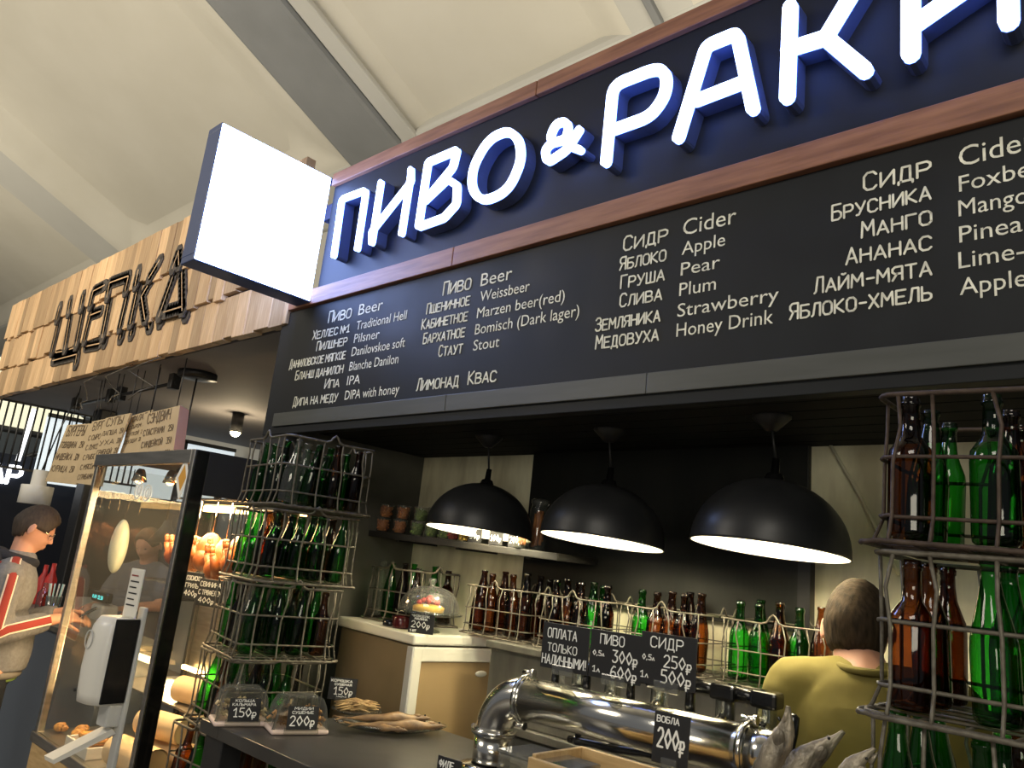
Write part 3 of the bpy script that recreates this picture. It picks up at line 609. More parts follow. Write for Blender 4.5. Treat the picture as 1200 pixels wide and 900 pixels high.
def chicken(x, y, z, rz, s, label):
    t = thing('roast_chicken', label, 'chicken', (x, y, z), rz, 'roast chickens hanging in the display case')
    b = MB().ball((0, 0, 0), (.058 * s, .05 * s, .082 * s)); b.ball((0, -.015 * s, -.03 * s), (.05 * s, .05 * s, .05 * s)); obj('carcass', b, chick, t)
    for sd in (-1, 1):
        obj('drumstick', MB().cone((sd * .035 * s, -.02 * s, -.05 * s), (sd * .045 * s, -.05 * s, .02 * s), .024 * s, .012 * s, 8).cone((sd * .045 * s, -.05 * s, .02 * s), (sd * .04 * s, -.055 * s, .05 * s), .009 * s, .012 * s, 6), chick, t)
        obj('wing', MB().cone((sd * .055 * s, 0, .04 * s), (sd * .075 * s, -.01 * s, -.01 * s), .018 * s, .011 * s, 8), chick, t)
    obj('hook', MB().tube([(0, 0, .07 * s), (0, 0, 1.768 - z)], .002, 5), steel, t)
for k, (xx, yy, zz, s_) in enumerate(((-3.32, 1.54, 1.50, 1.0), (-3.19, 1.55, 1.48, 1.1), (-3.05, 1.54, 1.50, 1.1), (-2.93, 1.56, 1.47, 1.15), (-2.81, 1.54, 1.50, 1.1), (-2.69, 1.55, 1.50, 1.1))):
    chicken(fx(xx), CY1 - .255, zz + .03, R.uniform(-.5, .5), s_, ['roast chicken hanging farthest left in the glass case', 'second roast chicken from the left in the case', 'third roast chicken from the left in the case', 'fourth hanging roast chicken from the left in the case', 'roast chicken hanging next to last beside the right pane', 'roast chicken hanging nearest the right side pane'][k])
# baked rolls in the case
for k in range(9):
    xx = -3.44 + k * .062; yy = 1.26 + (k % 2) * .05 + k * .012
    q = MB(); 
    for i in range(5): q.ball(((i - 2) * .014, .004 * (i - 2) ** 2, .002), (.012, .024 - .004 * abs(i - 2), .020 - .003 * abs(i - 2)), 8, k=6)
    tag(obj('pastry', q, golden, None, (fx(xx), fy(yy), CB + .022)), 'golden filled pastry on the case floor, number %s from the left' % ('one', 'two', 'three', 'four', 'five', 'six', 'seven', 'eight', 'nine')[k], 'pastry', 'golden pastries on the case floor').rotation_euler = (0, 0, R.uniform(-.6, 1.2))
# long rolled wraps glowing on the right
for k, (xx, yy, zz, ln, rr) in enumerate(((fx(-2.92), fy(1.33), CB + .060, .28, .058), (fx(-2.88), fy(1.46), CB + .060, .28, .058), (fx(-2.97), fy(1.56), .965, .26, .052), (fx(-2.90), fy(1.40), CB + .165, .24, .050))):
    q = MB().tube([(0, 0, 0), (ln * .5, 0, 0), (ln, 0, 0)], [rr, rr * 1.03, rr], 20, caps=False).tube([(.004, 0, 0), (ln - .004, 0, 0)], rr * .9, 20)
    o = tag(obj('rolled_wrap', q, dough, None, (xx, yy - .06, zz)), ('thick pale rolled wrap at the front of the case floor', 'thick pale rolled wrap behind the front one in the case', 'pale rolled wrap lying on the low shelf in the case', 'pale rolled wrap resting high against the right pane')[k], 'wrap', 'rolled wraps in the display case'); o.rotation_euler = (0, 0, .12 + .05 * k)
t = thing('food_tray', 'white plastic tray at the case front holding a sandwich', 'tray', (fx(-3.12), fy(1.27), CB))
obj('tray', MB().rbox(-.11, .11, -.055, .055, 0, .006, .003).rbox(-.12, .12, -.065, -.055, 0, .045, .003).rbox(-.12, .12, .055, .065, 0, .045, .003).rbox(-.12, -.11, -.06, .06, 0, .045, .003).rbox(.11, .12, -.06, .06, 0, .045, .003), plastic_w, t)
tag(obj('sandwich', MB().rbox(-.09, .09, -.04, .04, .0, .03, .012).rbox(-.085, .085, -.035, .035, .034, .06, .012), golden, None, (fx(-3.12), fy(1.27), CB + .0065)), 'brown sandwich lying in the white tray in the case', 'sandwich')
# price tags in the case
def price_tag(px, py, y, wd, ht, lines, label, cat='price tag', ang=0, group=None, clip=True, loc=None, tilt=0, stand=0, par_name='price_tag'):
    p_ = Vector(loc) if loc is not None else ony(px, py, y); t = thing(par_name, label, cat, tuple(p_), ang, group)
    if tilt: t.rotation_euler = (tilt, 0, ang)
    obj('board', MB().rbox(-wd / 2, wd / 2, 0, .003, 0, ht, .001), tag_m, t)
    for (s_, fx, fz, fh, fw) in lines:
        obj('lettering', text_mb(s_, -wd / 2 + fx * wd, fz * ht, fh * ht, Matrix.Translation((0, -.0008, 0)), wd=fw * wd, sw=max(.0022, fh * ht * .12)), chalkw, t)
    if clip:
        obj('clip', MB().rbox(-wd * .22, wd * .22, -.006, .009, -.012, .014, .003), g_pet, t)
    if stand: obj('stem', MB().tube([(0, .003, -.01), (0, .003, -stand + .004)], .005, 8).lathe([(0, -stand + .006), (.02, -stand + .004), (.022, -stand), (0, -stand)], 14, (0, .003, 0)), g_pet, t)
    return t
price_tag(223, 702, 1.60, .10, .11, [('СОСИСКИ', .1, .7, .16, .8), ('ГРИЛЬ', .1, .42, .16, .7), ('400р', .1, .12, .2, .7)], 'small dark price tag inside the case behind the black post', ang=.35, clip=False)
price_tag(243, 711, 1.63, .145, .11, [('СВИНИНА', .08, .72, .17, .8), ('С ТРЮФЕЛЕМ', .06, .42, .17, .88), ('400р', .1, .12, .2, .6)], 'dark price tag with three white lines at the right case pane', ang=.3, clip=False)
p = ony(139, 640, 1.62)
t = thing('oval_reflection', 'pale oval form built for a reflection in the case glass', 'lamp', tuple(p)); obj('oval_body', MB().ball((0, 0, 0), (.06, .04, .135), 24, k=16), mat('pale_reflection', (.62, .66, .58), .5), t)  # solid oval put in for a blurred reflection on the glass
obj('cord', MB().tube([(0, 0, .13), (0, 0, 1.90 - p.z)], .003), black, t)
# scale with display
p = ony(117, 735, 2.04)
t = thing('shop_scale', 'pale shop scale with dark cyan display behind the case', 'scale', (p.x, p.y, 0))
obj('body', MB().rbox(-.09, .09, -.05, .06, p.z - .02, p.z + .14, .02), disp_gray, t); dd = obj('display_head', MB().rbox(-.12, .12, -.05, .0, p.z + .15, p.z + .215, .015), plastic_blk, t)
obj('display_digits', text_mb('0.00  12.50', -.09, p.z + .172, .02, Matrix.Translation((0, -.051, 0)), wd=.17, sw=.0045), cyan_e, dd); obj('pole', MB().tube([(0, 0, 0), (0, 0, p.z)], .025, 12), disp_gray, t)
# ---------------------------------------------------------------- dispenser stand in front of the case
p = ony(117, 822, 1.10)
t = thing('sanitiser_stand', 'white hand sanitiser dispenser on a slim stand before the case', 'dispenser', (p.x, p.y, 0), .12)
zb = p.z
b = MB()
prof = [(-.062, 0), (-.066, .03), (-.070, .10), (-.068, .18), (-.060, .235), (-.045, .262)]
vs = []; fs = []
for (yy, z) in prof:
    hw = .066 if z < .22 else .066 - (z - .22) * .25
    for i in range(9):
        a = -1 + i / 4; vs.append((a * hw, yy + .018 * abs(a) ** 3 * 1.4, zb + z))
    vs.append((hw, .04, zb + z)); vs.append((-hw, .04, zb + z))
n = 11
for k in range(len(prof) - 1):
    for j in range(n): fs.append((k * n + j, k * n + (j + 1) % n, (k + 1) * n + (j + 1) % n, (k + 1) * n + j))
fs += [tuple(reversed(range(n))), tuple((len(prof) - 1) * n + j for j in range(n))]
b.add(vs, fs, True); obj('housing', b, plastic_w, t)
obj('side_panel', MB().rbox(.062, .071, -.038, .042, zb + .004, zb + .262, .003), plastic_blk, t)
obj('lock', MB().lathe([(0, 0), (.006, 0), (.006, .004), (0, .004)], 12, M=Matrix.Translation((-.03, -.071, zb + .035)) @ Matrix.Rotation(PI / 2, 4, 'X')), black, t)
obj('round_label', stroke_mesh(MB(), [arc(-.018, zb + .19, .022, .028, 0, 360, 20)], Matrix.Translation((0, -.0712, 0)), .003, .003), disp_gray, t)
obj('post', MB().rbox(.035, .072, .045, .06, 0.02, zb + .30, .004), disp_gray, t); obj('foot_plate', MB().rbox(-.17, .17, -.12, .19, 0, .02, .006), disp_gray, t)
spn = obj('sign_plate', MB().rbox(-.030, .050, .030, .034, zb + .262, zb + .42, .004), plastic_w, t)
for k in range(6): obj('print_line', MB().box(-.018, -.018 + (.050 if k % 2 else .040), .028, .0295, zb + .395 - k * .019, zb + .399 - k * .019), red_c if k == 0 else rack_dark, spn)
obj('neck', MB().rbox(.0, .06, .0, .05, zb - .07, zb, .006), disp_gray, t)
obj('drip_tray', MB().add([(-.075, -.10, zb - .165), (-.015, -.10, zb - .165), (.055, .03, zb - .075), (.0, .03, zb - .075), (-.075, -.095, zb - .178), (-.015, -.095, zb - .178), (.055, .045, zb - .09), (.0, .045, zb - .09)], [(0, 1, 2, 3), (7, 6, 5, 4), (0, 4, 5, 1), (1, 5, 6, 2), (2, 6, 7, 3), (3, 7, 4, 0)]), plastic_w, t)

# side table with straws and bottles
tb = thing('side_table', 'dark side counter between the man in grey and the case', 'counter', (-5.2, 1.82, 0))
obj('top', MB().rbox(-.9, 1.15, -.22, .12, 1.01, 1.04, .004), graypanel, tb); obj('cabinet', MB().rbox(-.88, 1.13, -.2, .10, 0, 1.01, .004), slate, tb)
p = ony(60, 716, 1.72)
t = thing('straw_cup', 'clear cup full of white and pale green straws by the hands', 'cup', (p.x, 1.72, 1.0405)); obj('cup', MB().lathe([(.035, 0), (.045, .12), (.043, .12), (.034, .004), (0, .004)], 18), g_pet, t)
teal = mat('teal_straw', (.45, .70, .62), .5)
for k in range(10):
    a = 2 * PI * k / 10; obj('straw', MB().tube([(.02 * math.cos(a), .02 * math.sin(a), .008), (.038 * math.cos(a), .038 * math.sin(a), .19)], .0045, 6), (plastic_w, teal)[k % 2], t)
for k, (px, h_, m_, lb_) in enumerate(((46, .26, red_f, 'left red sauce bottle behind the man in grey'), (55, .28, red_f, 'right red sauce bottle behind the man in grey'), (51, .17, g_clear, 'left clear glass jar before the red bottles'), (58, .16, g_amber, 'amber glass jar before the red bottles'))):
    q = ony(px, 700, 1.87 if k < 2 else 1.77); tag(obj('sauce_bottle' if k < 2 else 'glass_jar', MB().lathe([(0, 0), (.036, 0), (.038, .02), (.038, h_ * .62), (.016, h_ * .8), (.014, h_), (0, h_)], 16), m_, None, (q.x, q.y, 1.0405)), lb_, 'bottle' if k < 2 else 'jar')
tag(obj('back_counter', MB().rbox(-1.7, .35, -.1, .4, 0, 1.05, .01), slate, None, (-4.2, 3.4, 0)), 'dark back counter behind the glass display case', 'counter')

# ================================================================== BAR
# lamps
def dome_lamp(p, R_, label):
    t = thing('dome_pendant_lamp', label, 'pendant lamp', p, 0, 'black dome lamps over the bar')
    n = 14; pr = [(R_ * math.sin(PI / 2 * (1 - i / n)) , R_ * .92 * (1 - math.cos(PI / 2 * (1 - i / n)))) for i in range(n + 1)]
    prof = [(R_ * math.cos(PI / 2 * i / n), R_ * .90 * math.sin(PI / 2 * i / n)) for i in range(n)] + [(.02, R_ * .905)]
    obj('shade', MB().lathe([(R_ - .004, -.006), (R_ + .001, -.007)] + prof, 48), lamp_out, t)
    obj('shade_lining', MB().lathe([(a * .985, b * .985 - .005) for a, b in prof] + [(0, R_ * .89)], 48), lamp_in, t)
    obj('cap', MB().lathe([(.028, R_ * .90), (.022, R_ * .90 + .015), (.012, R_ * .90 + .02), (.010, R_ * .90 + .06), (0, R_ * .90 + .06)], 18), plastic_blk, t)
    obj('bulb', MB().ball((0, 0, .115), .026, 16), bulb_m, t); obj('bulb_socket', MB().lathe([(.02, .12), (.024, R_ * .88)], 14), black, t)
    h_ = ZC - p[2]
    l = bpy.data.lights.new('dome_light', 'POINT'); l.energy = 12; l.color = (1, .88, .60); l.shadow_soft_size = .045
    o = bpy.data.objects.new('dome_light', l); C.objects.link(o); o.location = (p[0], p[1], p[2] + .075)
    vd_ = Vector((p[0], p[1], 0)).normalized(); rt_ = Vector((vd_.y, -vd_.x, 0))
    Q = Matrix.Rotation(.060, 3, vd_) @ Matrix.Rotation(-.045, 3, rt_); t.rotation_euler = Q.to_euler(); Qi = Q.inverted()
    tp_ = Q @ Vector((0, 0, R_ * .9 + .05))
    obj('cord', MB().tube([Qi @ tp_, Qi @ Vector((0, 0, ZC - .03 - p[2]))], .004, 8), black, t)
    obj('ceiling_rose', MB().lathe([(0, h_ - .001), (.055, h_ - .001), (.055, h_ - .012), (.016, h_ - .05), (0, h_ - .05)], 22, M=Qi.to_4x4()), black, t)
dome_lamp((-2.145, 2.14, 1.724), .207, 'leftmost black dome pendant lamp, before the jar shelf')
dome_lamp((-1.555, 2.13, 1.722), .207, 'middle black dome pendant lamp, before the dark panel')
dome_lamp((-.948, 2.07, 1.727), .212, 'rightmost black dome pendant lamp, nearest the wire crates')

# worktops
ct = thing('bar_counter', 'black bar counter with a dark worktop carrying snack boxes and fish', 'counter', (-1.0, 1.6, 0))
def cbx(name, x0, x1, y0, y1, z0, z1, m, par, b=.003): return obj(name, MB().rbox(x0, x1, y0, y1, z0, z1, b), m, par, Vector(par.location) * -1)
cbx('worktop', -2.42, -2.30, 1.29, 1.385, 1.012, 1.05, countertop, ct); cbx('worktop', -2.302, .9, 1.29, 1.95, 1.012, 1.05, countertop, ct)
cbx('end_panel', -2.41, -2.30, 1.31, 1.38, 0, 1.012, black, ct); cbx('back_panel', -2.28, .9, 1.72, 1.76, 0, 1.012, black, ct); cbx('front_shelf', -2.30, .9, 1.31, 1.72, .55, .575, black, ct); cbx('kick_panel', -2.28, .9, 1.33, 1.72, 0, .55, black, ct)
tag(obj('steel_keg', MB().lathe([(0, 0), (.13, 0), (.14, .02), (.14, .13), (.146, .14), (.146, .155), (.14, .165), (.14, .30), (.12, .33), (.05, .335), (0, .335)], 32), steel_b, None, (-2.05, 1.51, .5765)), 'brushed steel keg under the worktop below the mussel box', 'keg')
bc = thing('back_counter', 'grey sheet metal back ledge carrying the row of bottle crates', 'counter', (-1.2, 2.38, 0))
cbx('ledge_top', -2.115, .9, 2.215, 2.5395, 1.305, 1.33, graypanel, bc); cbx('front_sheet', -2.11, .9, 2.24, 2.26, 1.06, 1.305, graypanel, bc); cbx('lower_ledge', -2.11, .9, 2.215, 2.5395, 1.03, 1.058, graypanel, bc); cbx('lower_sheet', -2.11, .9, 2.235, 2.26, 0, 1.03, graypanel, bc)

# ---------------------------------------------------------------- bottles
PR = {
 'long': [(0, 0), (.024, 0), (.0295, .004), (.0305, .012), (.0305, .125), (.029, .140), (.022, .158), (.0155, .178), (.0130, .200), (.0125, .222), (.0142, .224), (.0145, .232), (.0128, .234), (.0128, .238)],
 'slope': [(0, 0), (.026, 0), (.0325, .005), (.034, .015), (.034, .105), (.0325, .125), (.026, .155), (.0185, .185), (.0135, .215), (.0125, .235), (.0145, .237), (.0145, .245), (.0128, .246)],
 'round': [(0, 0), (.028, 0), (.0335, .005), (.0345, .015), (.0345, .135), (.033, .148), (.024, .162), (.0165, .172), (.0145, .190), (.0135, .222), (.0155, .224), (.0155, .231), (.0138, .233), (.0138, .240)],
}
BM = {}
def bottle_mesh(kind, mk, mm):
    k = (kind, mk)
    if k not in BM:
        b = MB().lathe(PR[kind], 20); inner = [(max(0, r - .0022), z + .003) for r, z in PR[kind][1:-3]]
        BM[k] = b.mesh('bottle', mm)
    return BM[k]
COL = {'green': g_green, 'deep green': g_green2, 'brown': g_brown, 'dark brown': g_brown2, 'amber': g_amber, 'clear': g_clear}
def bottle(loc, colr, kind, label, group, rot=(0, 0, 0), sc=1.0):
    o = bpy.data.objects.new('glass_bottle', bottle_mesh(kind, colr, COL[colr])); C.objects.link(o)
    o.location = loc; o.rotation_euler = rot; o.scale = (sc, sc, sc); return tag(o, label, 'bottle', group)

# ---------------------------------------------------------------- wire crates
def rrect(w_, d_, z, hump=0, r=.03, n=4):
    pts = []
    for cx, cy, a0 in ((w_ / 2 - r, -d_ / 2 + r, -90), (w_ / 2 - r, d_ / 2 - r, 0), (-w_ / 2 + r, d_ / 2 - r, 90), (-w_ / 2 + r, -d_ / 2 + r, 180)):
        pts += [Vector((cx + r * math.cos(math.radians(a0 + 90 * i / n)), cy + r * math.sin(math.radians(a0 + 90 * i / n)), z)) for i in range(n + 1)]
    if hump:
        out = []
        for i, p in enumerate(pts):
            q = pts[(i + 1) % len(pts)]; out.append(p)
            if (q - p).length > .08:
                mid = (p + q) / 2; u = (q - p).normalized()
                for s_, hz in ((-.035, -.002), (-.018, .004), (-.008, .02), (0, .026), (.008, .02), (.018, .004), (.035, -.002)):
                    out.append(mid + u * s_ + Vector((0, 0, hz * hump)))
        pts = out
    return pts
def make_crate(loc, w_, d_, h_, label, m, group, r1=.0042, r2=.0032, rz=0, flare=.012, nx=4, ny=3, seed=0, hump=1, mids=(.42, .80)):
    t = thing('wire_bottle_crate', label, 'crate', loc, rz, group); rr = random.Random(seed)
    wob = lambda a: rr.uniform(-a, a)
    obj('rim', MB().tube(rrect(w_, d_, h_, hump), r1, 7, True), m, t)
    obj('base_ring', MB().tube([p + Vector((0, 0, wob(.002))) for p in rrect(w_ + flare * 2, d_ + flare * 2, .006)], r1, 7, True), m, t)
    for k, f in enumerate(mids):
        obj('band_wire', MB().tube([p + Vector((0, 0, wob(.0015))) for p in rrect(w_ - .004, d_ - .004, h_ * (1 - f))], r2, 6, True), m, t)
    def upright(a, nrm):
        a = Vector(a); n_ = Vector(nrm); s_ = Vector((-n_.y, n_.x, 0)); j = wob(.012); k_ = wob(.01)
        pts = [a + Vector((0, 0, h_)) + s_ * j, a + Vector((0, 0, h_ * .78)) + s_ * (j * .6 + k_), a + Vector((0, 0, h_ * .55)), a + Vector((0, 0, h_ * .2)), a + Vector((0, 0, h_ * .08)) + n_ * flare * .6, a + Vector((0, 0, .004)) + n_ * flare]
        obj('upright_wire', MB().tube(pts, r2, 6), m, t)
    for i in range(nx + 1):
        x = -w_ / 2 + w_ * (i + .0) / nx; x = max(-w_ / 2 + .028, min(w_ / 2 - .028, x))
        upright((x, -d_ / 2, 0), (0, -1, 0)); upright((x, d_ / 2, 0), (0, 1, 0))
    for i in range(ny):
        y = -d_ / 2 + d_ * (i + .5) / ny
        upright((-w_ / 2, y, 0), (-1, 0, 0)); upright((w_ / 2, y, 0), (1, 0, 0))
    g = MB()
    for i in range(1, 7): x = -w_ / 2 + w_ * i / 7; g.tube([(x, -d_ / 2 - flare, .006), (x, d_ / 2 + flare, .006)], r2 * .8, 5)
    for i in range(1, 6): y = -d_ / 2 + d_ * i / 6; g.tube([(-w_ / 2 - flare, y, .010), (w_ / 2 + flare, y, .010)], r2 * .8, 5)
    o = obj('floor_grid', g, m, t); o['kind'] = 'stuff'
    return t
ORD = ['first', 'second', 'third', 'fourth', 'fifth', 'sixth', 'seventh']
def fill(ct_, w_, d_, cols, rows, where, group, pal, seed, lean=(.0, .0), leanv=.05, skip=0., h_=.24, kinds=('long', 'slope', 'round'), plan=None, sc=1.0, inset=.045):
    """bottles standing in the crate, each an object of its own"""
    rr = random.Random(seed); L_ = Matrix.Translation(ct_.location) @ ct_.rotation_euler.to_matrix().to_4x4()
    for j in range(rows):
        for i in range(cols):
            if rr.random() < skip and j: continue
            x = (-w_ / 2 + inset) + (w_ - 2 * inset) * (i / (cols - 1) if cols > 1 else .5) + rr.uniform(-.004, .004)
            y = (-d_ / 2 + inset) + (d_ - 2 * inset) * (j / (rows - 1) if rows > 1 else .5) + rr.uniform(-.004, .004)
            c_ = plan[j][i] if plan and j < len(plan) and i < len(plan[j]) else rr.choice(pal)
            if c_ is None: continue
            kd = rr.choice(kinds); 
            if isinstance(c_, tuple): c_, kd = c_
            tx, ty = lean[0] + rr.uniform(-leanv, leanv), lean[1] + rr.uniform(-leanv, leanv)
            z = .0145 + .034 * (abs(tx) + abs(ty))
            row = ['front', 'second', 'third', 'fourth'][j]
            ty += ct_.rotation_euler.y; bottle(L_ @ Vector((x - ty * .10, y + tx * .10, z)), c_, kd, '%s glass bottle %s from left, %s row, %s' % (c_, ORD[i], row, where), group, (tx, ty, ct_.rotation_euler.z), sc * rr.uniform(.97, 1.0))

# right stack (near), four crates on the worktop, leaning a little
RW, RD = .44, .30
GR = 'bottles in the stack of crates at the right'
rs = [(-.012, .0, 1.689), (-.012, -.012, 1.436), (-.03, -.02, 1.192)]
rlab = ['rusty wire bottle crate on top of the right stack', 'grey wire bottle crate second from the top of the right stack', 'grey wire bottle crate third from the top of the right stack']
plans = [[[('brown', 'round'), ('green', 'round'), ('green', 'slope'), ('clear', 'round')], [('green', 'slope'), ('brown', 'long'), ('dark brown', 'slope'), ('green', 'slope')], [('green', 'long'), ('brown', 'long'), ('green', 'long'), ('brown', 'long')]],
         [[('brown', 'round'), ('green', 'slope'), ('amber', 'round'), ('brown', 'round')], [('brown', 'long'), ('deep green', 'slope'), ('green', 'slope'), ('green', 'long')], [('dark brown', 'long'), ('green', 'long'), ('clear', 'slope'), ('brown', 'long')]],
         [[('green', 'slope'), ('green', 'round'), ('green', 'long'), ('dark brown', 'round')], [('green', 'slope'), ('green', 'long'), ('green', 'slope'), ('brown', 'round')], [('green', 'slope'), ('brown', 'long'), ('green', 'slope'), ('clear', 'long')]]]
tag(obj('corner_hook', MB().tube([(-.015, -.12, .0), (-.02, -.145, .012), (.0, -.155, .006), (.03, -.152, .0)], .0045, 7), wire_d, None, (-.405, 1.475, 1.935)), 'bent corner wire at the left end of the top right crate', 'wire') if 0 else None
for k, (dx, dy, z) in enumerate(rs):
    cr = make_crate((-.200 + dx, 1.475 + dy, z), RW, RD, .249, rlab[k], wire_d if k == 0 else wire_m, 'right stack of wire crates', .0045, .0034, rz=0, nx=5, ny=3, seed=k + 5, hump=0, flare=.02)
    cr.rotation_euler = (0, (.030, .008, .02)[k], 0)
    fill(cr, RW, RD, 4, 3, ['top crate of right stack', 'middle crate of right stack', 'third crate of right stack'][k], GR, ['green', 'brown'], 60 + k, plan=plans[k], leanv=.03, sc=.97 if k else .995)
cr = make_crate((-.26, 1.445, 1.0515), RW, RD, .135, 'low grey wire crate at the bottom of the right stack, on the worktop', wire_m, 'right stack of wire crates', .0045, .0034, nx=5, ny=3, seed=9, mids=(.5,))

# left stack
LW, LD = .37, .35
lefts = [(-2.54, 1.60, 1.725, -.12), (-2.565, 1.60, 1.468, -.16), (-2.60, 1.60, 1.212, -.20), (-2.65, 1.61, .957, -.16)]
llab = ['topmost wire crate of the tall left stack', 'second wire crate from the top of the left stack', 'third wire crate from the top of the left stack', 'fourth wire crate of the left stack, behind the snack boxes']
lw = ['top crate of left stack', 'second crate of left stack', 'third crate of left stack', 'fourth crate of left stack']
for k, (x, y, z, rz) in enumerate(lefts):
    cr = make_crate((x, y, z), LW, LD, .246, llab[k], wire_m, 'left stack of wire crates', .0044, .0033, rz=rz, nx=5, ny=4, seed=20 + k, mids=(.40, .78))
    pl = [['green', 'green', 'green', 'clear'], ['brown', 'green', 'clear', 'green'], ['green', 'dark brown', 'green', 'brown'], ['green', 'clear', 'green', 'dark brown']]
    if k == 1: pl = [['green', 'green', 'brown', 'green'], ['amber', 'brown', 'green', 'green'], ['dark brown', 'green', 'green', 'green'], ['brown', 'green', 'brown', 'green']]
    if k == 2: pl = [['green', 'dark brown', 'clear', 'green'], ['green', 'green', 'green', 'green'], ['brown', 'green', 'brown', 'green'], ['green', 'dark brown', 'green', 'brown']]
    if k == 3: pl = [['green', 'brown', 'green', 'clear'], ['green', 'green', 'dark brown', 'green'], ['green', 'brown', 'green', 'green'], [None] * 4]
    fill(cr, LW, LD, 4, 4, lw[k], 'bottles in the tall left stack of crates', ['green'], 80 + k, plan=pl, leanv=.06, lean=(.0, .15), sc=.93, kinds=('long', 'slope', 'slope'), inset=.05)
for k, z in enumerate((.702, .447, .192)):
    cr = make_crate((-2.69, 1.60, z), LW, LD, .246, ['fifth wire crate of the left stack, beside the worktop end', 'sixth wire crate of the left stack, low beside the counter', 'lowest wire crate of the left stack'][k], wire_m, 'left stack of wire crates', .0044, .0033, rz=.05, nx=4, ny=3, seed=40 + k)
    if k == 0: fill(cr, LW, LD, 4, 2, 'fifth crate of left stack', 'bottles in the tall left stack of crates', ['brown', 'green'], 97, leanv=.04, lean=(0, .12), sc=.93)
tag(obj('stack_plinth', MB().rbox(-.2, .2, -.18, .18, 0, .195, .005), black, None, (-2.69, 1.60, 0)), 'black plinth under the left stack of crates', 'plinth')

# row of crates on the back ledge
GB = 'bottles in the crates along the back wall'
row = [(-2.33, -1.965, .21, [['dark brown', 'brown', None, 'brown', 'dark brown']], 'brown', 'first crate of the back row, beside the fridge'),
       (-1.94, -1.585, .22, [['dark brown', 'brown', 'brown', 'green', 'dark brown']], 'g', 'second crate of the back row, behind the payment notice'),
       (-1.565, -1.225, .22, [['green', 'brown', 'brown', 'brown', 'brown']], 'g', 'third crate of the back row, behind the two price boards'),
       (-1.205, -.83, .22, [['green', 'green', 'amber', 'green', 'brown']], 'g', 'fourth crate of the back row, beside the man in olive')]
for k, (x0, x1, dd_, pl, _, lb_) in enumerate(row):
    w_ = x1 - x0 - .024
    cr = make_crate(((x0 + x1) / 2, 2.385, 1.3305), w_, .24, .190, 'wire crate of bottles, ' + lb_, wire_m, 'row of crates on the back ledge', .0028, .0021, nx=5, ny=2, seed=50 + k, flare=.008, mids=(.45, .78))
    fill(cr, w_, .24, 5, 2, lb_.split(',')[0].replace('the ', ''), GB, ['brown', 'dark brown', 'green'], 120 + k, plan=pl, leanv=.05, skip=.5, kinds=('long', 'slope'), inset=.05, sc=.98)
lc = make_crate((-1.75, 2.39, 1.0585), .62, .24, .15, 'low empty wire crate on the lower back ledge under the tap tube', wire_m, 'row of crates on the back ledge', .0028, .0021, nx=9, ny=2, seed=70, flare=.008, mids=(.5,), hump=0)
lc2 = make_crate((-1.10, 2.39, 1.0585), .60, .24, .15, 'low empty wire crate behind the dried fish', wire_m, 'row of crates on the back ledge', .0028, .0021, nx=9, ny=2, seed=71, flare=.008, mids=(.5,), hump=0)

# ---------------------------------------------------------------- fridge with crate and cake dome
FX, FY, FT = -2.33, 2.05, 1.322
fg = thing('small_fridge', 'small cream fridge with tan front panel standing beside the worktop', 'fridge', (FX, FY, 0), -.13)
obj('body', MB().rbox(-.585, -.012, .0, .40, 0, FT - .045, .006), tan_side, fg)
obj('top', MB().rbox(-.60, .012, -.015, .43, FT - .04, FT, .008), white_enamel, fg)
# the door faces +x
obj('door_frame', MB().rbox(-.012, .010, -.005, .035, 0, FT - .047, .004).rbox(-.012, .010, .385, .420, 0, FT - .047, .004).rbox(-.012, .010, .03, .39, FT - .10, FT - .047, .004), white_enamel, fg)
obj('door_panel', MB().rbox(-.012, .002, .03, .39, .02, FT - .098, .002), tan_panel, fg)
obj('corner_post', MB().rbox(-.03, .008, -.012, .004, 0, FT - .047, .003), disp_gray, fg)
bd = obj('badge', MB().lathe([(0, .0025), (.027, .0025), (.03, 0), (0, 0)], 24, M=Matrix.Translation((.002, .335, FT - .145)) @ Matrix.Rotation(PI / 2, 4, 'Y') @ Matrix.Diagonal((.42, 1, 1, 1))), white_enamel, fg)
obj('hinge', MB().rbox(-.01, .006, .04, .055, FT - .046, FT - .038, .001), steel, fg)
cr = make_crate((-2.70, 2.325, FT + .001), .34, .26, .225, 'wire crate of bottles on the fridge, left of the cake dome', wire_m, None, .004, .003, rz=-.05, nx=4, ny=3, seed=33)
fill(cr, .34, .26, 4, 2, 'crate on the fridge', 'bottles in the crate on the fridge', ['green', 'dark brown'], 133, plan=[['clear', 'green', 'dark brown', 'brown'], ['green', None, 'green', 'dark brown']], leanv=.05, sc=.96)
t = thing('cake_dome', 'glass cake dome with red berry dessert on top of the fridge', 'cake dome', (-2.405, 2.17, FT + .001))
obj('stand', MB().lathe([(0, 0), (.055, 0), (.05, .006), (.012, .014), (.012, .058), (.03, .066), (.135, .070), (.137, .076), (0, .076)], 36), g_clear, t)
dprof = [(.122 * math.cos(PI / 2 * i / 10) ** .75, .078 + .098 * math.sin(PI / 2 * i / 10)) for i in range(10)] + [(.012, .177), (.010, .184), (.018, .195), (.014, .206), (0, .208)]
obj('dome', MB().lathe(dprof, 40), g_pet, t); obj('dome_rim', MB().tube([(.1225 * math.cos(a_ * PI / 20), .1225 * math.sin(a_ * PI / 20), .080) for a_ in range(40)], .0022, 6, True), g_clear, t)
cd = tag(obj('berry_dessert', MB().lathe([(0, 0), (.062, 0), (.064, .018), (.05, .026), (0, .03)], 20), yellow_f, None, (-2.41, 2.17, FT + .0775)), 'round dessert heaped with red berries under the glass dome', 'dessert')
bq = MB()
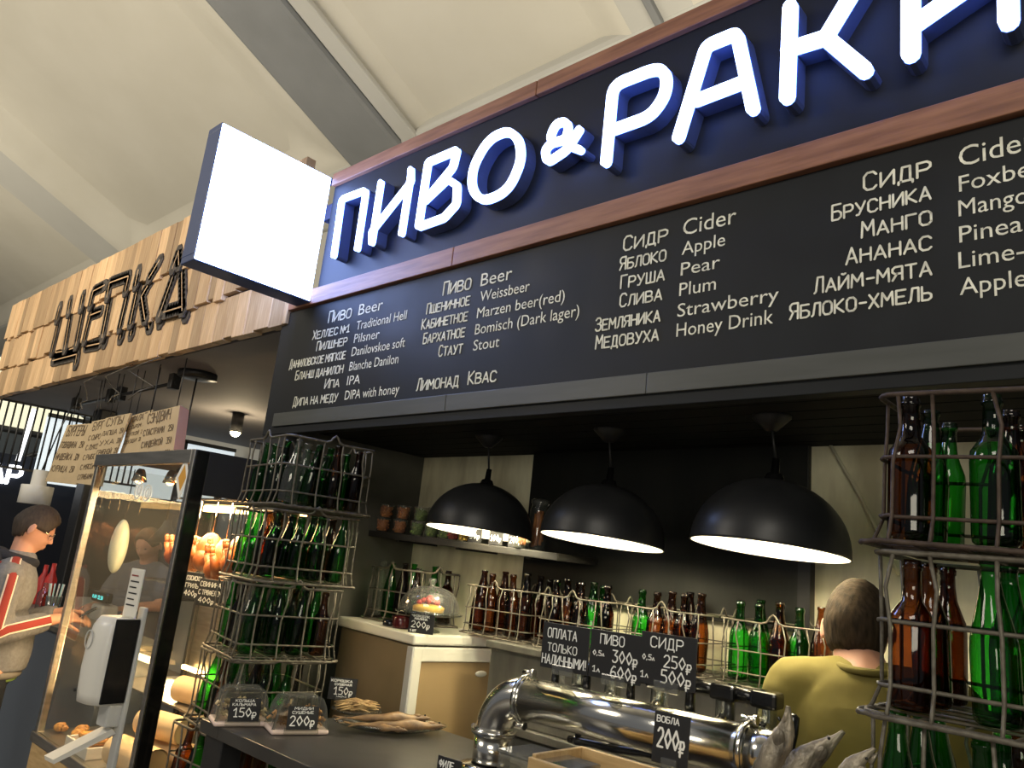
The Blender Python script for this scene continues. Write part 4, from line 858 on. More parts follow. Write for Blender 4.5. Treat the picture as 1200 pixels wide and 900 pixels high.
for i in range(22): a = R.uniform(0, 6.28); r_ = R.uniform(0, .042); bq.ball((r_ * math.cos(a), r_ * math.sin(a), .032 + (.045 - r_) * .5), .011, 8, k=6)
q = obj('berries', bq, red_f, cd); q['kind'] = 'stuff'
tag(obj('dark_jar', MB().lathe([(0, 0), (.035, 0), (.037, .01), (.037, .04), (.03, .048), (0, .05)], 20), mat('dark_red_jam', (.06, .006, .008), .15), None, (-2.50, 2.115, FT + .001)), 'small jar of dark red jam on the fridge, left of the price tag', 'jar')
tag(obj('dark_jar', MB().lathe([(0, 0), (.03, 0), (.032, .008), (.032, .02), (0, .024)], 20), plastic_blk, None, (-2.575, 2.12, FT + .001)), 'low black round tin on the fridge top', 'tin')
price_tag(0, 0, 0, .105, .075, [('ЧИЗКЕЙК', .1, .80, .10, .7), ('МАЛИНА', .22, .66, .10, .5), ('200р', .12, .28, .30, .72), ('1 ШТ', .08, .07, .09, .25)], 'black price tag 200 on the fridge before the cake dome', loc=(-2.335, 2.075, FT + .001), ang=.45, clip=False)

# ---------------------------------------------------------------- jar shelf
sh = thing('wall_shelf', 'dark wooden wall shelf holding snack tubs and tall jars', 'shelf', (-2.42, 2.40, 1.69))
tl = .030
ry = Matrix.Rotation(tl, 4, 'Y')
obj('board', MB().rbox(-.575, .575, -.14, .138, -.028, 0, .003, ry), mat('shelf_wood', (.012, .011, .009), .6, var=.2, scale=5, stretch=(1, 9, 9)), sh)
for x in (-.4, .0, .4): obj('bracket', MB().rbox(x - .012, x + .012, -.1, .138, -.036, -.028, .002, ry), black, sh)
def sz(x): return 1.69 - (x + 2.42) * math.sin(tl) + .0015
def tub(x, y, z, m, label, r_=.033, h_=.062):
    t = thing('snack_tub', label, 'tub', (x, y, z), 0, 'clear snack tubs on the wall shelf'); t.rotation_euler = (0, tl, 0)
    obj('tub', MB().lathe([(0, 0), (r_ * .86, 0), (r_, h_ * .95), (r_ * 1.04, h_), (0, h_ * 1.01)], 18), g_pet, t)
    b = MB()
    for i in range(60): a = R.uniform(0, 6.28); q = r_ * R.uniform(.55, .80); b.ball((q * math.cos(a), q * math.sin(a), R.uniform(.008, h_ * .86)), R.uniform(.004, .007), 6, k=4)
    b.lathe([(0, .003), (r_ * .70, .003), (r_ * .74, h_ * .80), (0, h_ * .84)], 14)
    o = obj('contents', b, m, t); o['kind'] = 'stuff'; return t
cols = [(orange_f, 'orange'), (orange_f, 'orange'), (green_f, 'green'), (green_f, 'green'), (green_f, 'green')]
PX = [448, 468, 489, 506, 522]
for lv in range(2):
    for k in range(5 - lv):
        x = ony(PX[k] + (2 if lv else 0), 620, 2.30).x; m_, cn = cols[k]
        tub(x, 2.30, sz(x) + lv * .0645, m_, '%s snack tub, %s from the left in the %s layer on the shelf' % (cn, ORD[k], ('lower', 'upper')[lv]))
for k, (px, m_, lb_) in enumerate(((443, red_f, 'red snack tub at the far left shelf end, behind the crate'), (529, red_f, 'small tub of red snacks under the left lamp on the shelf'), (542, yellow_f, 'small tub of yellow snacks under the left lamp on the shelf'))):
    x = ony(px, 640, 2.29 if k else 2.36).x; tub(x, 2.29 if k else 2.36, sz(x), m_, lb_, .026, .05)
for k, (px, tx) in enumerate(((555, '50р'), (580, '100р'), (603, '200р'))):
    x = ony(px, 640, 2.275).x; price_tag(0, 0, 0, .075, .055, [(tx, .12, .3, .42, .76)], ['small dark price tag on the shelf, leftmost under the lamp', 'grey price tag 100 on the shelf under the lamp', 'price tag 200 on the shelf near the tall jar'][k], loc=(x, 2.275, sz(x)), clip=False)
def jar(x, y, h_, r_, label, filler, m):
    t = thing('glass_jar', label, 'jar', (x, y, sz(x))); t.rotation_euler = (0, tl, 0)
    obj('jar', MB().lathe([(0, 0), (r_ * .95, 0), (r_, .01), (r_, h_ * .78), (r_ * .86, h_ * .86), (r_ * .86, h_ * .9)], 24), g_clear, t)
    obj('lid', MB().lathe([(r_ * .95, h_ * .90), (r_ * .98, h_ * .92), (r_ * .98, h_ * .97), (r_ * .8, h_), (0, h_)], 24), g_pet, t)
    obj('clasp', MB().tube([(r_ * .9, 0, h_ * .84), (r_ * 1.12, 0, h_ * .9), (r_ * .9, 0, h_ * .98)], .0025, 6), steel, t)
    b = MB()
    for i in range(filler): a = R.uniform(0, 6.28); q = R.uniform(0, r_ * .6); z = R.uniform(.01, h_ * .45); a2 = a + R.uniform(-.5, .5); b.tube([(q * math.cos(a), q * math.sin(a), z), (q * .9 * math.cos(a2), q * .9 * math.sin(a2), min(z + h_ * .33, h_ * .82))], .006, 6)
    o = obj('contents', b, m, t); o['kind'] = 'stuff'
jar(ony(627, 650, 2.36).x, 2.36, .20, .038, 'tall clip-top jar of orange snack sticks at the right shelf end', 34, orange_f)
jar(ony(561, 600, 2.42).x, 2.42, .245, .055, 'large jar behind the left dome lamp on the shelf', 24, snack)
jar(ony(610, 650, 2.28).x, 2.28, .07, .030, 'low jar of brown sticks beside the tall jar on the shelf', 16, orange_f)

# ---------------------------------------------------------------- beer tower
T0, T1, TR = Vector((-1.492, 1.748, 1.2545)), Vector((-.850, 1.779, 1.2565)), .056
du = (T1 - T0).normalized()
tw = thing('beer_tap_tube', 'polished steel beer tap tube bending down to the counter', 'beer tap tower', (-1.60, 1.745, 1.05))
O = -Vector((-1.60, 1.745, 1.05))
def tob(name, mb, m, par=tw): return obj(name, mb, m, par, O)
tob('tube', MB().tube([T0, T1], TR, 48), steel)
el = []
cc = T0 + Vector((0, 0, -.105))
for i in range(13):
    a = PI / 2 * i / 12; el.append(cc + (-du * math.sin(a) + Vector((0, 0, math.cos(a)))) * .105)
post_b = el[-1]
tob('elbow', MB().tube(el, TR - .002, 40, caps=False), steel)
tob('post', MB().tube([post_b + Vector((0, 0, -.008)), Vector((post_b.x, post_b.y, 1.052))], TR - .002, 40), steel)
def ring(c, ax, r_, th=.012, n=40): return MB().tube([c - ax * th / 2, c + ax * th / 2], r_, n).tube([c - ax * th * .9, c + ax * th * .9], r_ - .006, n)
for c, ax in ((T0, du), (T1, du), (post_b, Vector((0, 0, 1)))): tob('clamp_ring', ring(c, ax, TR + .009), steel)
for c, ax in ((T0 + Vector((0, -.0, TR + .012)), du), (T0 + Vector((0, -.02, -TR - .012)), du), (T1 + Vector((0, -.0, TR + .012)), du), (post_b + Vector((-TR - .012, 0, 0)), Vector((0, 1, 0)))):
    tob('clamp_bolt', MB().tube([c - ax * .018, c + ax * .018], .007, 10).tube([c + ax * .012, c + ax * .02], .012, 6), steel)
tob('end_cap', MB().tube([T1 + du * .01, T1 + du * .05, T1 + du * .075, T1 + du * .085], [TR, TR, TR * .85, .01], 40), steel)
tob('foot_flange', MB().lathe([(TR + .03, 0), (TR + .03, .008), (TR, .012)], 36, (post_b.x, post_b.y, 1.0505)), steel)
# taps on the back of the tube
for k, px in enumerate((652, 700, 742, 822, 872)):
    fx = (.17, .34, .56, .84, 1.0)[k]; b0 = T0.lerp(T1, fx) + Vector((0, .045, .045))
    t = thing('beer_tap', ['beer tap with black lever behind the payment notice', 'beer tap with black lever behind the beer price board', 'beer tap with black lever behind the cider price board', 'beer tap with black lever and clear head right of the price boards', 'large beer tap with black lever nearest the man in olive'][k], 'beer tap', tuple(b0), math.atan2(du.y, du.x), 'beer taps along the steel tube')
    t.scale = (1.12,) * 3 if k > 2 else (1, 1, 1)
    obj('spout_body', MB().tube([(0, -.01, -.02), (0, .03, 0), (0, .05, .0)], .012, 14), steel, t)
    obj('crystal_head', MB().lathe([(0, -.01), (.020, -.01), (.022, .0), (.022, .035), (0, .035)], 10, (0, .045, 0), smooth=False), g_clear, t); obj('head_core', MB().lathe([(.010, 0), (.010, .034)], 10, (0, .045, 0)), steel, t)
    obj('cap', MB().rbox(-.029, .029, .018, .072, .036, .070, .007), plastic_blk, t)
    obj('lever', MB().tube([(-.02, .045, .052), (-.05, .045, .054), (-.085, .045, .056), (-.098, .045, .056)], [.010, .013, .017, .008], 14), plastic_blk, t)
    obj('lever_stem', MB().tube([(-.085, .045, .052), (-.085, .045, .01), (-.08, .04, -.01)], [.010, .012, .011], 12), plastic_blk, t)
    obj('nozzle', MB().tube([(0, .055, -.02), (0, .06, -.14)], .009, 12), plastic_blk, t)
t = thing('tap_handle', 'upright black tap handle between tube end and man in olive', 'tap handle', tuple(T1 + Vector((.075, .05, .01)))); obj('grip', MB().tube([(0, 0, -.03), (0, 0, .0), (.004, 0, .04), (.006, 0, .075), (.006, 0, .082)], [.005, .009, .013, .014, .006], 14), plastic_blk, t)
for k, (a, b) in enumerate((((667, 866), (732, 880)), ((716, 876), (800, 892)))):
    A, B = ony(*a, 1.86), ony(*b, 1.86); tag(obj('black_hose', MB().tube([(0, 0, 0), tuple((B - A) * .15), tuple((B - A) * .5 + Vector((0, 0, .002))), tuple((B - A) * .9), tuple(B - A)], [.010, .013, .010, .013, .008], 14), plastic_blk, None, tuple(A)), ('left black plastic hose grip under the steel tube', 'right black plastic hose grip under the steel tube')[k], 'tap part')
# price boards on the tube
NB = [('payment notice', 664, .155, .118, 1.350, [('ОПЛАТА', .12, .68, .20, .62), ('ТОЛЬКО', .14, .38, .17, .62), ('НАЛИЧНЫМИ!', .04, .10, .20, .93)], 'black notice board asking for cash only, left of the beer prices', -1.352),
      ('beer', 725, .155, .118, 1.352, [('ПИВО', .20, .72, .20, .46), ('0,5л', .07, .46, .10, .22), ('300р', .46, .38, .24, .46), ('1л', .08, .12, .12, .14), ('600р', .44, .06, .24, .48)], 'black price board for beer, 300 and 600, in the middle', -1.188),
      ('cider', 784, .150, .122, 1.362, [('СИДР', .18, .72, .20, .58), ('0,5л', .04, .46, .10, .22), ('250р', .44, .38, .22, .48), ('1л', .02, .12, .12, .14), ('500р', .40, .08, .24, .52)], 'black price board for cider, 250 and 500, right of the beer prices', -1.035)]
for (_, px, wd, ht, zb_, lines, lb_, x) in NB:
    price_tag(0, 0, 0, wd, ht, lines, lb_, 'price board', loc=(x, 1.722, zb_), ang=.05, group='price boards clipped over the steel tube', stand=zb_ - 1.3095, tilt=0, par_name='price_board')
price_tag(0, 0, 0, .085, .105, [('ВОБЛА', .08, .80, .12, .62), ('200р', .14, .32, .36, .74)], 'black price tag 200 for dried roach in front of the steel tube', loc=(-.945, 1.60, 1.222), ang=.10, stand=.06, tilt=-.06)

# ---------------------------------------------------------------- things on the worktop
def snack_box(p0, rz, w_, d_, h_, label, m, lines, tlabel):
    t = thing('snack_box', label, 'box', p0, rz, 'clear snack boxes on the worktop')
    obj('base', MB().rbox(-w_ / 2, w_ / 2, -d_ / 2, d_ / 2, 0, .014, .006), mat_boxbase, t)
    b = MB(); ring_ = []
    for (f, z) in ((1, .014), (.97, .02), (.86, h_ * .72), (.74, h_ * .93), (.62, h_)):
        ring_.append([(sx * (w_ / 2 * f - .008 * (1 - q)), sy_ * (d_ / 2 * f - .008 * q), z) for sx, sy_, q in ((-1, -1, 0), (-1, -1, 1), (1, -1, 1), (1, -1, 0), (1, 1, 0), (1, 1, 1), (-1, 1, 1), (-1, 1, 0))])
    vs = [p for r_ in ring_ for p in r_]; b.add(vs, [(i * 8 + j, i * 8 + (j + 1) % 8, (i + 1) * 8 + (j + 1) % 8, (i + 1) * 8 + j) for i in range(4) for j in range(8)], True); b.add(ring_[-1], [tuple(range(8))])
    obj('lid', b, g_pet, t)
    c_ = MB()
    for i in range(70):
        x, y, z = R.uniform(-.38, .38) * w_, R.uniform(-.38, .36) * d_, R.uniform(.018, h_ * .62); a = R.uniform(0, 6.28); q = .018
        c_.tube([(x, y, z), (x + q * .5 * math.cos(a), y + q * .5 * math.sin(a), z + .006), (x + q * math.cos(a), y + q * math.sin(a), z - .002)], R.uniform(.003, .006), 5)
    o = obj('contents', c_, m, t); o['kind'] = 'stuff'
    M = Matrix.Translation((0, -d_ / 2 - .006, 0)) @ Matrix.Rotation(-.12, 4, 'X')
    obj('label_holder', MB().rbox(-.052, .052, .0, .006, .004, .022, .001, M), g_pet, t)
    pt = obj('price_card', MB().rbox(-.047, .047, -.0005, .002, .016, .082, .0008, M), tag_m, t)
    for (s_, fx, z, fh, fw) in lines: obj('lettering', text_mb(s_, -.047 + fx * .094, z, fh, M @ Matrix.Translation((0, -.0012, 0)), wd=fw * .094, sw=max(.0013, fh * .12)), chalkw, pt)
mat_boxbase = mat('foam_base', (.70, .55, .48), .6)
ang = PI / 2 - .12
snack_box((-2.325, 1.365, 1.0505), 1.25, .165, .115, .108, 'clear box of dried squid rings, left on the worktop', yellow_f and mat('pale_squid', (.72, .58, .34), .7, var=.2, scale=30), [('КОЛЬЦА', .18, .072, .007, .6), ('КАЛЬМАРА', .1, .061, .007, .74), ('150р', .16, .030, .024, .72)], '')
snack_box((-2.175, 1.475, 1.0505), 1.25, .175, .12, .105, 'clear box of dried mussels, right of the squid box', mat('dried_mussel', (.42, .22, .08), .6, var=.4, scale=30), [('МИДИИ', .2, .072, .007, .6), ('СУШЕНЫЕ', .14, .061, .007, .68), ('200р', .1, .028, .026, .78)], '')
# dried fish plate
p = onz(457, 852, 1.06)
fp = thing('glass_plate', 'clear glass plate of dried fish on the dark worktop', 'plate', (p.x + .0, p.y, 1.0505), 1.0)
obj('plate', MB().lathe([(0, .0), (.07, .0), (.115, .016), (.125, .024), (.121, .024), (.07, .006), (0, .005)], 36, M=Matrix.Diagonal((1.5, .8, 1, 1))), g_clear, fp)
def dried_fish(loc, rot, ln, label, m=fish_m, fat=.16, cat='dried fish'):
    t = thing('dried_fish', label, cat, loc, 0, None); t.rotation_euler = rot
    pr = [(0, .02), (.06, .35), (.14, .62), (.24, .86), (.38, 1.0), (.55, .86), (.72, .55), (.86, .28), (.92, .20)]
    b = MB(); vs = []; n = 12
    for (u, w_) in pr:
        for j in range(n):
            a = 2 * PI * j / n; vs.append((u * ln, fat * ln * w_ * math.sin(a) * .5 * 1.0, fat * ln * w_ * .42 * math.cos(a) * (.8 + .2 * math.sin(u * 20))))
    b.add(vs, [(i * n + j, i * n + (j + 1) % n, (i + 1) * n + (j + 1) % n, (i + 1) * n + j) for i in range(len(pr) - 1) for j in range(n)], True)
    b.add([vs[j] for j in range(n)], [tuple(range(n))]); obj('body', b, m, t)
    obj('tail_fin', MB().prism([(ln * .90, -.012 * ln), (ln * 1.06, -.10 * ln), (ln * 1.0, 0), (ln * 1.06, .10 * ln), (ln * .90, .012 * ln)], .0016, Matrix.Rotation(PI / 2, 4, 'X') @ Matrix.Translation((0, 0, 0))), m, t)
    obj('back_fin', MB().prism([(ln * .36, .07 * ln), (ln * .46, .14 * ln), (ln * .62, .06 * ln)], .0015, Matrix.Rotation(PI / 2, 4, 'X')), m, t)
    for sd in (-1, 1): obj('eye', MB().ball((ln * .075, sd * .012 * ln * 0 + .0, sd * fat * ln * .17), .012 * ln, 8), plastic_blk, t)
    for sd in (-1, 1): obj('gill_cover', MB().ball((ln * .16, 0, sd * fat * ln * .19), (.045 * ln, fat * ln * .26, .012 * ln), 10), m, t)
    return t
u0, u1 = onz(398, 842, 1.075), onz(505, 846, 1.075)
af = math.atan2((u0 - u1).y, (u0 - u1).x)
dried_fish((u1.x, u1.y, 1.086), (0, .03, af), (u0 - u1).length, 'long dried fish lying at the back of the glass plate', fat=.17)
u0, u1 = onz(410, 850, 1.075), onz(522, 854, 1.075)
dried_fish((u1.x, u1.y, 1.083), (0, .02, math.atan2((u0 - u1).y, (u0 - u1).x)), (u0 - u1).length * .98, 'long dried fish lying at the front of the glass plate', fat=.17)
u0, u1 = onz(404, 846, 1.075), onz(478, 858, 1.07)
dried_fish((u1.x, u1.y, 1.074), (0, .0, math.atan2((u0 - u1).y, (u0 - u1).x)), (u0 - u1).length, 'dried fish lying under the two long ones on the plate', fat=.15)
# smelt heap with tag
p = onz(418, 832, 1.06)
t = thing('smelt_tray', 'small plate heaped with dried smelt strips behind the fish plate', 'plate', (p.x, p.y, 1.0505), 1.0)
obj('plate', MB().lathe([(0, 0), (.06, 0), (.09, .012), (.086, .014), (0, .006)], 28), g_clear, t)
b = MB()
for i in range(70):
    a = R.uniform(-.5, .5); x, y = R.uniform(-.05, .05), R.uniform(-.04, .04); z = .012 + R.uniform(0, .035) * (1 - (abs(x) + abs(y)) * 7)
    b.tube([(x - .035 * math.cos(a), y - .035 * math.sin(a), z), (x, y, z + .006), (x + .035 * math.cos(a), y + .035 * math.sin(a), z)], [.002, .004, .0015], 5)
o = obj('smelt', b, snack, t); o['kind'] = 'stuff'
price_tag(0, 0, 0, .10, .075, [('КОРЮШКА', .06, .82, .10, .75), ('СУШЕНАЯ', .20, .66, .09, .6), ('150р', .2, .25, .33, .66)], 'price tag 150 standing behind the heap of dried smelt', loc=(p.x - .085, p.y - .01, 1.078), ang=.85, stand=.0265)

# wooden fish box with dried fish standing in it
a, b = ony(655, 899, 1.52), ony(775, 888, 1.52)
zt = 1.205
t = thing('wooden_box', 'pale wooden box at the bottom edge before the steel tube', 'box', (-.93, 1.55, 1.0505))
bx0, bx1, by0, by1, bh = -.27, .50, -.12, .075, zt - 1.0505
obj('board', MB().rbox(bx0, bx1, by0, by0 + .012, 0, bh * .96, .002), wood_lt, t); obj('board', MB().rbox(bx0, bx1, by1 - .012, by1, 0, bh, .002), wood_lt, t)
obj('board', MB().rbox(bx0, bx0 + .012, by0 + .013, by1 - .013, 0, bh, .002), wood_lt, t); obj('board', MB().rbox(bx1 - .012, bx1, by0 + .013, by1 - .013, 0, bh, .002), wood_lt, t); obj('floor_board', MB().rbox(bx0 + .012, bx1 - .012, by0 + .012, by1 - .012, 0, .01, .001), wood_lt, t)
def up_fish(px, py, y, ln, tilt, label, rz=0, fat=.30, seed=1):
    """dried roach standing head up: gaping jaws, shrivelled uneven body"""
    p_ = ony(px, py, y); t = thing('dried_fish', label, 'dried fish', tuple(p_), 0, 'dried fish standing in the wooden box'); t.rotation_euler = (.08, tilt, rz)
    n, K = 22, 26; vs = []
    for i in range(K + 1):
        u = i / K; w_ = (.10 + .90 * sm_(u, -.06, .36)) * (1 - .75 * sm_(u, .55, 1.0))
        for j in range(n):
            a = 2 * PI * j / n; nz = noise.noise(Vector((math.cos(a) * 2.2 + seed * 5, math.sin(a) * 2.2, u * 9))) * .20 + noise.noise(Vector((math.cos(a) * 5, math.sin(a) * 5 + seed, u * 24))) * .10
            r_ = fat * ln * .5 * w_ * (1 + nz * min(1, u * 5 + .2)); vs.append((r_ * math.cos(a) + .012 * math.sin(u * 7 + seed), r_ * .50 * math.sin(a), -u * ln))
    mb = MB().add(vs, [(i * n + j, (i + 1) * n + j, (i + 1) * n + (j + 1) % n, i * n + (j + 1) % n) for i in range(K) for j in range(n)], True)
    mb.add(vs[:n], [tuple(range(n))]); obj('body', mb, fish_s, t)
    w0 = fat * ln * .5
    obj('lower_jaw', MB().tube([(w0 * .30, 0, -.12 * ln), (w0 * .34, 0, -.06 * ln), (w0 * .42, 0, -.005 * ln)], [w0 * .22, w0 * .16, w0 * .05], 9), fish_s, t)
    for sd in (-1, 1):
        obj('eye', MB().ball((-w0 * .10, sd * w0 * .20, -.10 * ln), (w0 * .11, w0 * .07, w0 * .11), 10), plastic_blk, t)
        obj('gill_cover', MB().ball((0, sd * w0 * .36, -.22 * ln), (w0 * .42, w0 * .10, .060 * ln), 12), fish_s, t)
    obj('side_fin', MB().prism([(0, -.36 * ln), (fat * ln * .60, -.46 * ln), (fat * ln * .50, -.56 * ln), (0, -.48 * ln)], .0015, Matrix.Rotation(.3, 4, 'Z')), fish_s, t)
    return t
def sm_(v, a, b): q_ = max(0, min(1, (v - a) / (b - a))); return q_ * q_ * (3 - 2 * q_)
up_fish(917, 826, 1.50, .26, .10, 'dried roach standing upright nearest the steel tube end', .5, .205, 1)
up_fish(982, 852, 1.50, .25, .55, 'dried roach leaning right, before the olive shirt', .5, .205, 2)
up_fish(1024, 876, 1.36, .20, .45, 'dried roach leaning against the right crate stack', .4, .205, 3)
up_fish(952, 880, 1.54, .20, -.35, 'short dried roach leaning left between the two upright ones', -.2, .205, 4)
# black box, clear box and tag at the bottom
tb = thing('black_box', 'black box at the bottom edge left of the clear box', 'box', (-1.25, 1.36, 1.0505)); obj('shell', MB().rbox(-.14, .10, -.06, .06, 0, .072, .004), black, tb)
obj('knob', MB().lathe([(0, .072), (.012, .074), (.012, .082), (0, .084)], 14, (-.12, -.02, 0)), steel, tb)
price_tag(0, 0, 0, .07, .05, [('ФИЛЕ', .1, .55, .3, .6)], 'black tag with white lettering cut by the bottom edge', loc=(-1.345, 1.33, 1.1225), ang=.1, clip=False)
t = thing('clear_box', 'clear plastic box at the bottom edge under the tube elbow', 'box', (-1.20, 1.50, 1.0505)); obj('shell', MB().rbox(-.10, .10, -.06, .06, 0, .135, .006), g_pet, t); obj('lid', MB().rbox(-.104, .104, -.064, .064, .135, .143, .003), g_pet, t)

# ================================================================== PEOPLE
def head_mb(mb, c, Mh, s=1.0, face=True):
    """head facing +Y in Mh, chin at about c - .115 z, crown at c + .118"""
    n, k = 36, 26; vs = []
    def bell(v, m_, w_): return math.exp(-((v - m_) / w_) ** 2)
    for i in range(k + 1):
        th = PI * i / k; z = math.cos(th)
        for j in range(n):
            a = 2 * PI * j / n; x = math.sin(th) * math.cos(a); y = math.sin(th) * math.sin(a)
            rx, ry, rz = .074, .094, .116
            X, Y_, Z_ = x * rx, y * ry, z * rz
            low = max(0, -z)
            X *= 1 - .30 * low ** 1.3; 
            if y > 0: Y_ *= 1 - .12 * bell(x, 0, .5) * (1 - low); Y_ += .012 * low * bell(x, 0, .6) * y
            else: Y_ *= 1.04; Y_ += .045 * low * (-y)
            if y > .2:
                Y_ += .006 * bell(z, .22, .10) * bell(x, 0, .45)
                Y_ -= .010 * bell(z, .03, .10) * (bell(x, .42, .18) + bell(x, -.42, .18))
                Y_ += .008 * bell(z, -.78, .12) * bell(x, 0, .3)
                Y_ += .005 * bell(z, -.50, .07) * bell(x, 0, .28)
                Y_ += .005 * bell(z, -.18, .14) * (bell(x, .5, .2) + bell(x, -.5, .2))
            vs.append(c + Mh @ (Vector((X, Y_, Z_)) * s))
    mb.add(vs, [(i * n + j, (i + 1) * n + j, (i + 1) * n + (j + 1) % n, i * n + (j + 1) % n) for i in range(k) for j in range(n)], True)
    P = lambda x, y, z: c + Mh @ (Vector((x, y, z)) * s)
    mb.cone(P(0, .084, .012), P(0, .100, -.020), .006 * s, .0105 * s, 10); mb.ball(P(.009, .092, -.024), .0065 * s, 8); mb.ball(P(-.009, .092, -.024), .0065 * s, 8)
    mb.tube([P(-.020, .079, -.052), P(-.008, .088, -.049), P(.008, .088, -.049), P(.020, .079, -.052)], [.003 * s, .0055 * s, .0055 * s, .003 * s], 8)
    mb.tube([P(-.018, .079, -.058), P(0, .086, -.062), P(.018, .079, -.058)], [.003 * s, .006 * s, .003 * s], 8)
    for sd in (-1, 1):
        mb.ball(P(sd * .087, -.012, -.006), (.008 * s, .019 * s, .031 * s), 14, Mh @ Matrix.Rotation(-sd * .55, 3, 'Z'), 10)
        mb.tube([P(sd * .079, -.020, -.026), P(sd * .086, -.026, .004), P(sd * .085, -.016, .024), P(sd * .080, .002, .022)], .0042 * s, 7)
def hand_mb(mb, wr, d, up, s=1.0, curl=.5, side=1):
    """wrist wr, d = direction of the hand, up = back of the hand; side=+1 thumb along up x d"""
    d = d.normalized(); up = (up - d * up.dot(d)).normalized(); r_ = up.cross(d) * side
    for k in range(4):
        o = (k - 1.5) * .019; mb.cone(wr + r_ * o * .6 + d * .012, wr + d * .082 + r_ * o, .014 * s, .0115 * s, 8)
    L_ = (.074, .082, .076, .060)
    for k in range(4):
        p = wr + d * .088 + r_ * (1.5 - k) * .020; dd_ = d.copy(); ax = -r_ * side; a = curl * (.55 + .08 * k)
        for f, rr in ((.46, .0092), (.31, .0082), (.23, .0070)):
            dd_ = (Matrix.Rotation(a, 3, up.cross(d).normalized()) @ dd_); q = p + dd_ * L_[k] * f; mb.cone(p, q, rr * s, rr * .92 * s, 8); p = q
    p = wr + d * .022 + r_ * .026; dd_ = (d * .75 + r_ * .75 - up * .25).normalized()
    for f, rr in ((.036, .0125), (.030, .0105), (.024, .0090)):
        q = p + dd_ * f; mb.cone(p, q, rr * s, rr * .9 * s, 8); p = q; dd_ = (dd_ + d * .25 - up * .25 * curl).normalized()
def remesh(o, vox, it=4, fac=.5):
    r = o.modifiers.new('r', 'REMESH'); r.mode = 'VOXEL'; r.voxel_size = vox; r.use_smooth_shade = True
    m_ = o.modifiers.new('s', 'SMOOTH'); m_.iterations = it; m_.factor = fac; return o
def rotm(ax, a): return Matrix.Rotation(a, 3, ax)
def hair_obj(c, Mh, parent, m, keep, s=1.0, thick=.010, seed=1):
    n, k = 48, 30; vs = []
    for i in range(k + 1):
        th = PI * i / k; z = math.cos(th)
        for j in range(n):
            a = 2 * PI * j / n; x = math.sin(th) * math.cos(a); y = math.sin(th) * math.sin(a); low = max(0, -z)
            X, Y_, Z_ = x * .074, y * .094, z * .116; X *= 1 - .30 * low ** 1.3
            if y < 0: Y_ *= 1.04; Y_ += .045 * low * (-y)
            t_ = keep(x, y, z); q = Vector((X, Y_, Z_)); nr = Vector((x / .074, y / .094, z / .116)).normalized()
            ns = noise.noise(Vector((x * 16, y * 16, z * 9 + seed))) * .0018
            q += nr * ((thick * t_ + ns * t_) - .022 * (1 - min(1, t_ * 1.6))); vs.append(c + Mh @ (q * s))
    return obj('hair', MB().add(vs, [(i * n + j, (i + 1) * n + j, (i + 1) * n + (j + 1) % n, i * n + (j + 1) % n) for i in range(k) for j in range(n)], True), m, parent)
def sm(v, a, b): t_ = max(0, min(1, (v - a) / (b - a))); return t_ * t_ * (3 - 2 * t_)
V = Vector
# --- customer in grey at the left, facing right and looking down (local +Y is forward)
hp = ony(34, 645, 1.30)
cu = thing('person', 'man in grey zip jacket with red sleeve stripe, looking down', 'person', (hp.x - .01, hp.y - .05, 0), -.30)
HZ = 1.545
hc = V((0, .055, HZ)); Mh = rotm('X', -.42)
b = MB(); head_mb(b, hc, Mh)
b.cone((0, .02, 1.40), hc + V((0, -.025, -.05)), .056, .054, 14); b.cone((0, .01, 1.33), (0, .02, 1.40), .075, .056, 14)
b.ball((0, .0, 1.24), (.165, .10, .17), 18); b.ball((0, 0, 1.02), (.145, .095, .16), 18); b.ball((0, 0, .90), (.155, .105, .12), 18)
for sd in (-1, 1):
    b.cone((sd * .08, 0, 1.34), (sd * .17, .0, 1.325), .045, .045); 
    sh_ = V((sd * .18, .0, 1.335)); elb = V((sd * .215, -.01, 1.065)) if sd > 0 else V((sd * .215, .03, 1.06)); wr = V((.10, .235, 1.13)) if sd > 0 else V((-.06, .27, 1.15))
    b.cone(sh_, elb, .050, .040); b.cone(elb, wr, .039, .027)
    hand_mb(b, wr, V((-.35 * sd, .9, .12 if sd > 0 else -.05)), V((sd * .5, 0, .85)), 1.0, .75, -sd)
    b.cone((sd * .09, 0, .88), (sd * .10, .02, .50), .085, .055, 14); b.cone((sd * .10, .02, .50), (sd * .10, -.01, .10), .052, .036, 14); b.cone((sd * .10, -.02, .05), (sd * .11, .11, .035), .035, .03)
remesh(obj('body', b, skin, cu), .0065, 3)
hair_obj(hc, Mh, cu, hair, lambda x, y, z: sm(z - .35 * y + .18 * (1 if y < 0 else 0), -.22, -.10) * (1 - sm(y - .35 * z, .52, .66)) if not (y > -.25 and z < .05) else sm(z, -.12, .0) * (1 - sm(y, -.05, .15)), thick=.013)
for sd in (-1, 1):
    obj('eye', MB().ball(hc + Mh @ V((sd * .030, .073, .006)), (.011, .006, .005), 10), plastic_blk, cu)
gl = obj('glasses', MB().tube([hc + Mh @ V((.0775, -.01, .018)), hc + Mh @ V((.074, .06, .012)), hc + Mh @ V((.060, .088, .010))], .0016, 6).tube([hc + Mh @ V((-.0775, -.01, .018)), hc + Mh @ V((-.074, .06, .012)), hc + Mh @ V((-.060, .088, .010))], .0016, 6), steel, cu)
for sd in (-1, 1):
    obj('rim', MB().tube([hc + Mh @ V((sd * .033 + .025 * math.cos(a_ * PI / 6), .093 - abs(sd * .033 + .025 * math.cos(a_ * PI / 6)) * .12, .006 + .017 * math.sin(a_ * PI / 6))) for a_ in range(12)], .0014, 5, True), steel, gl)
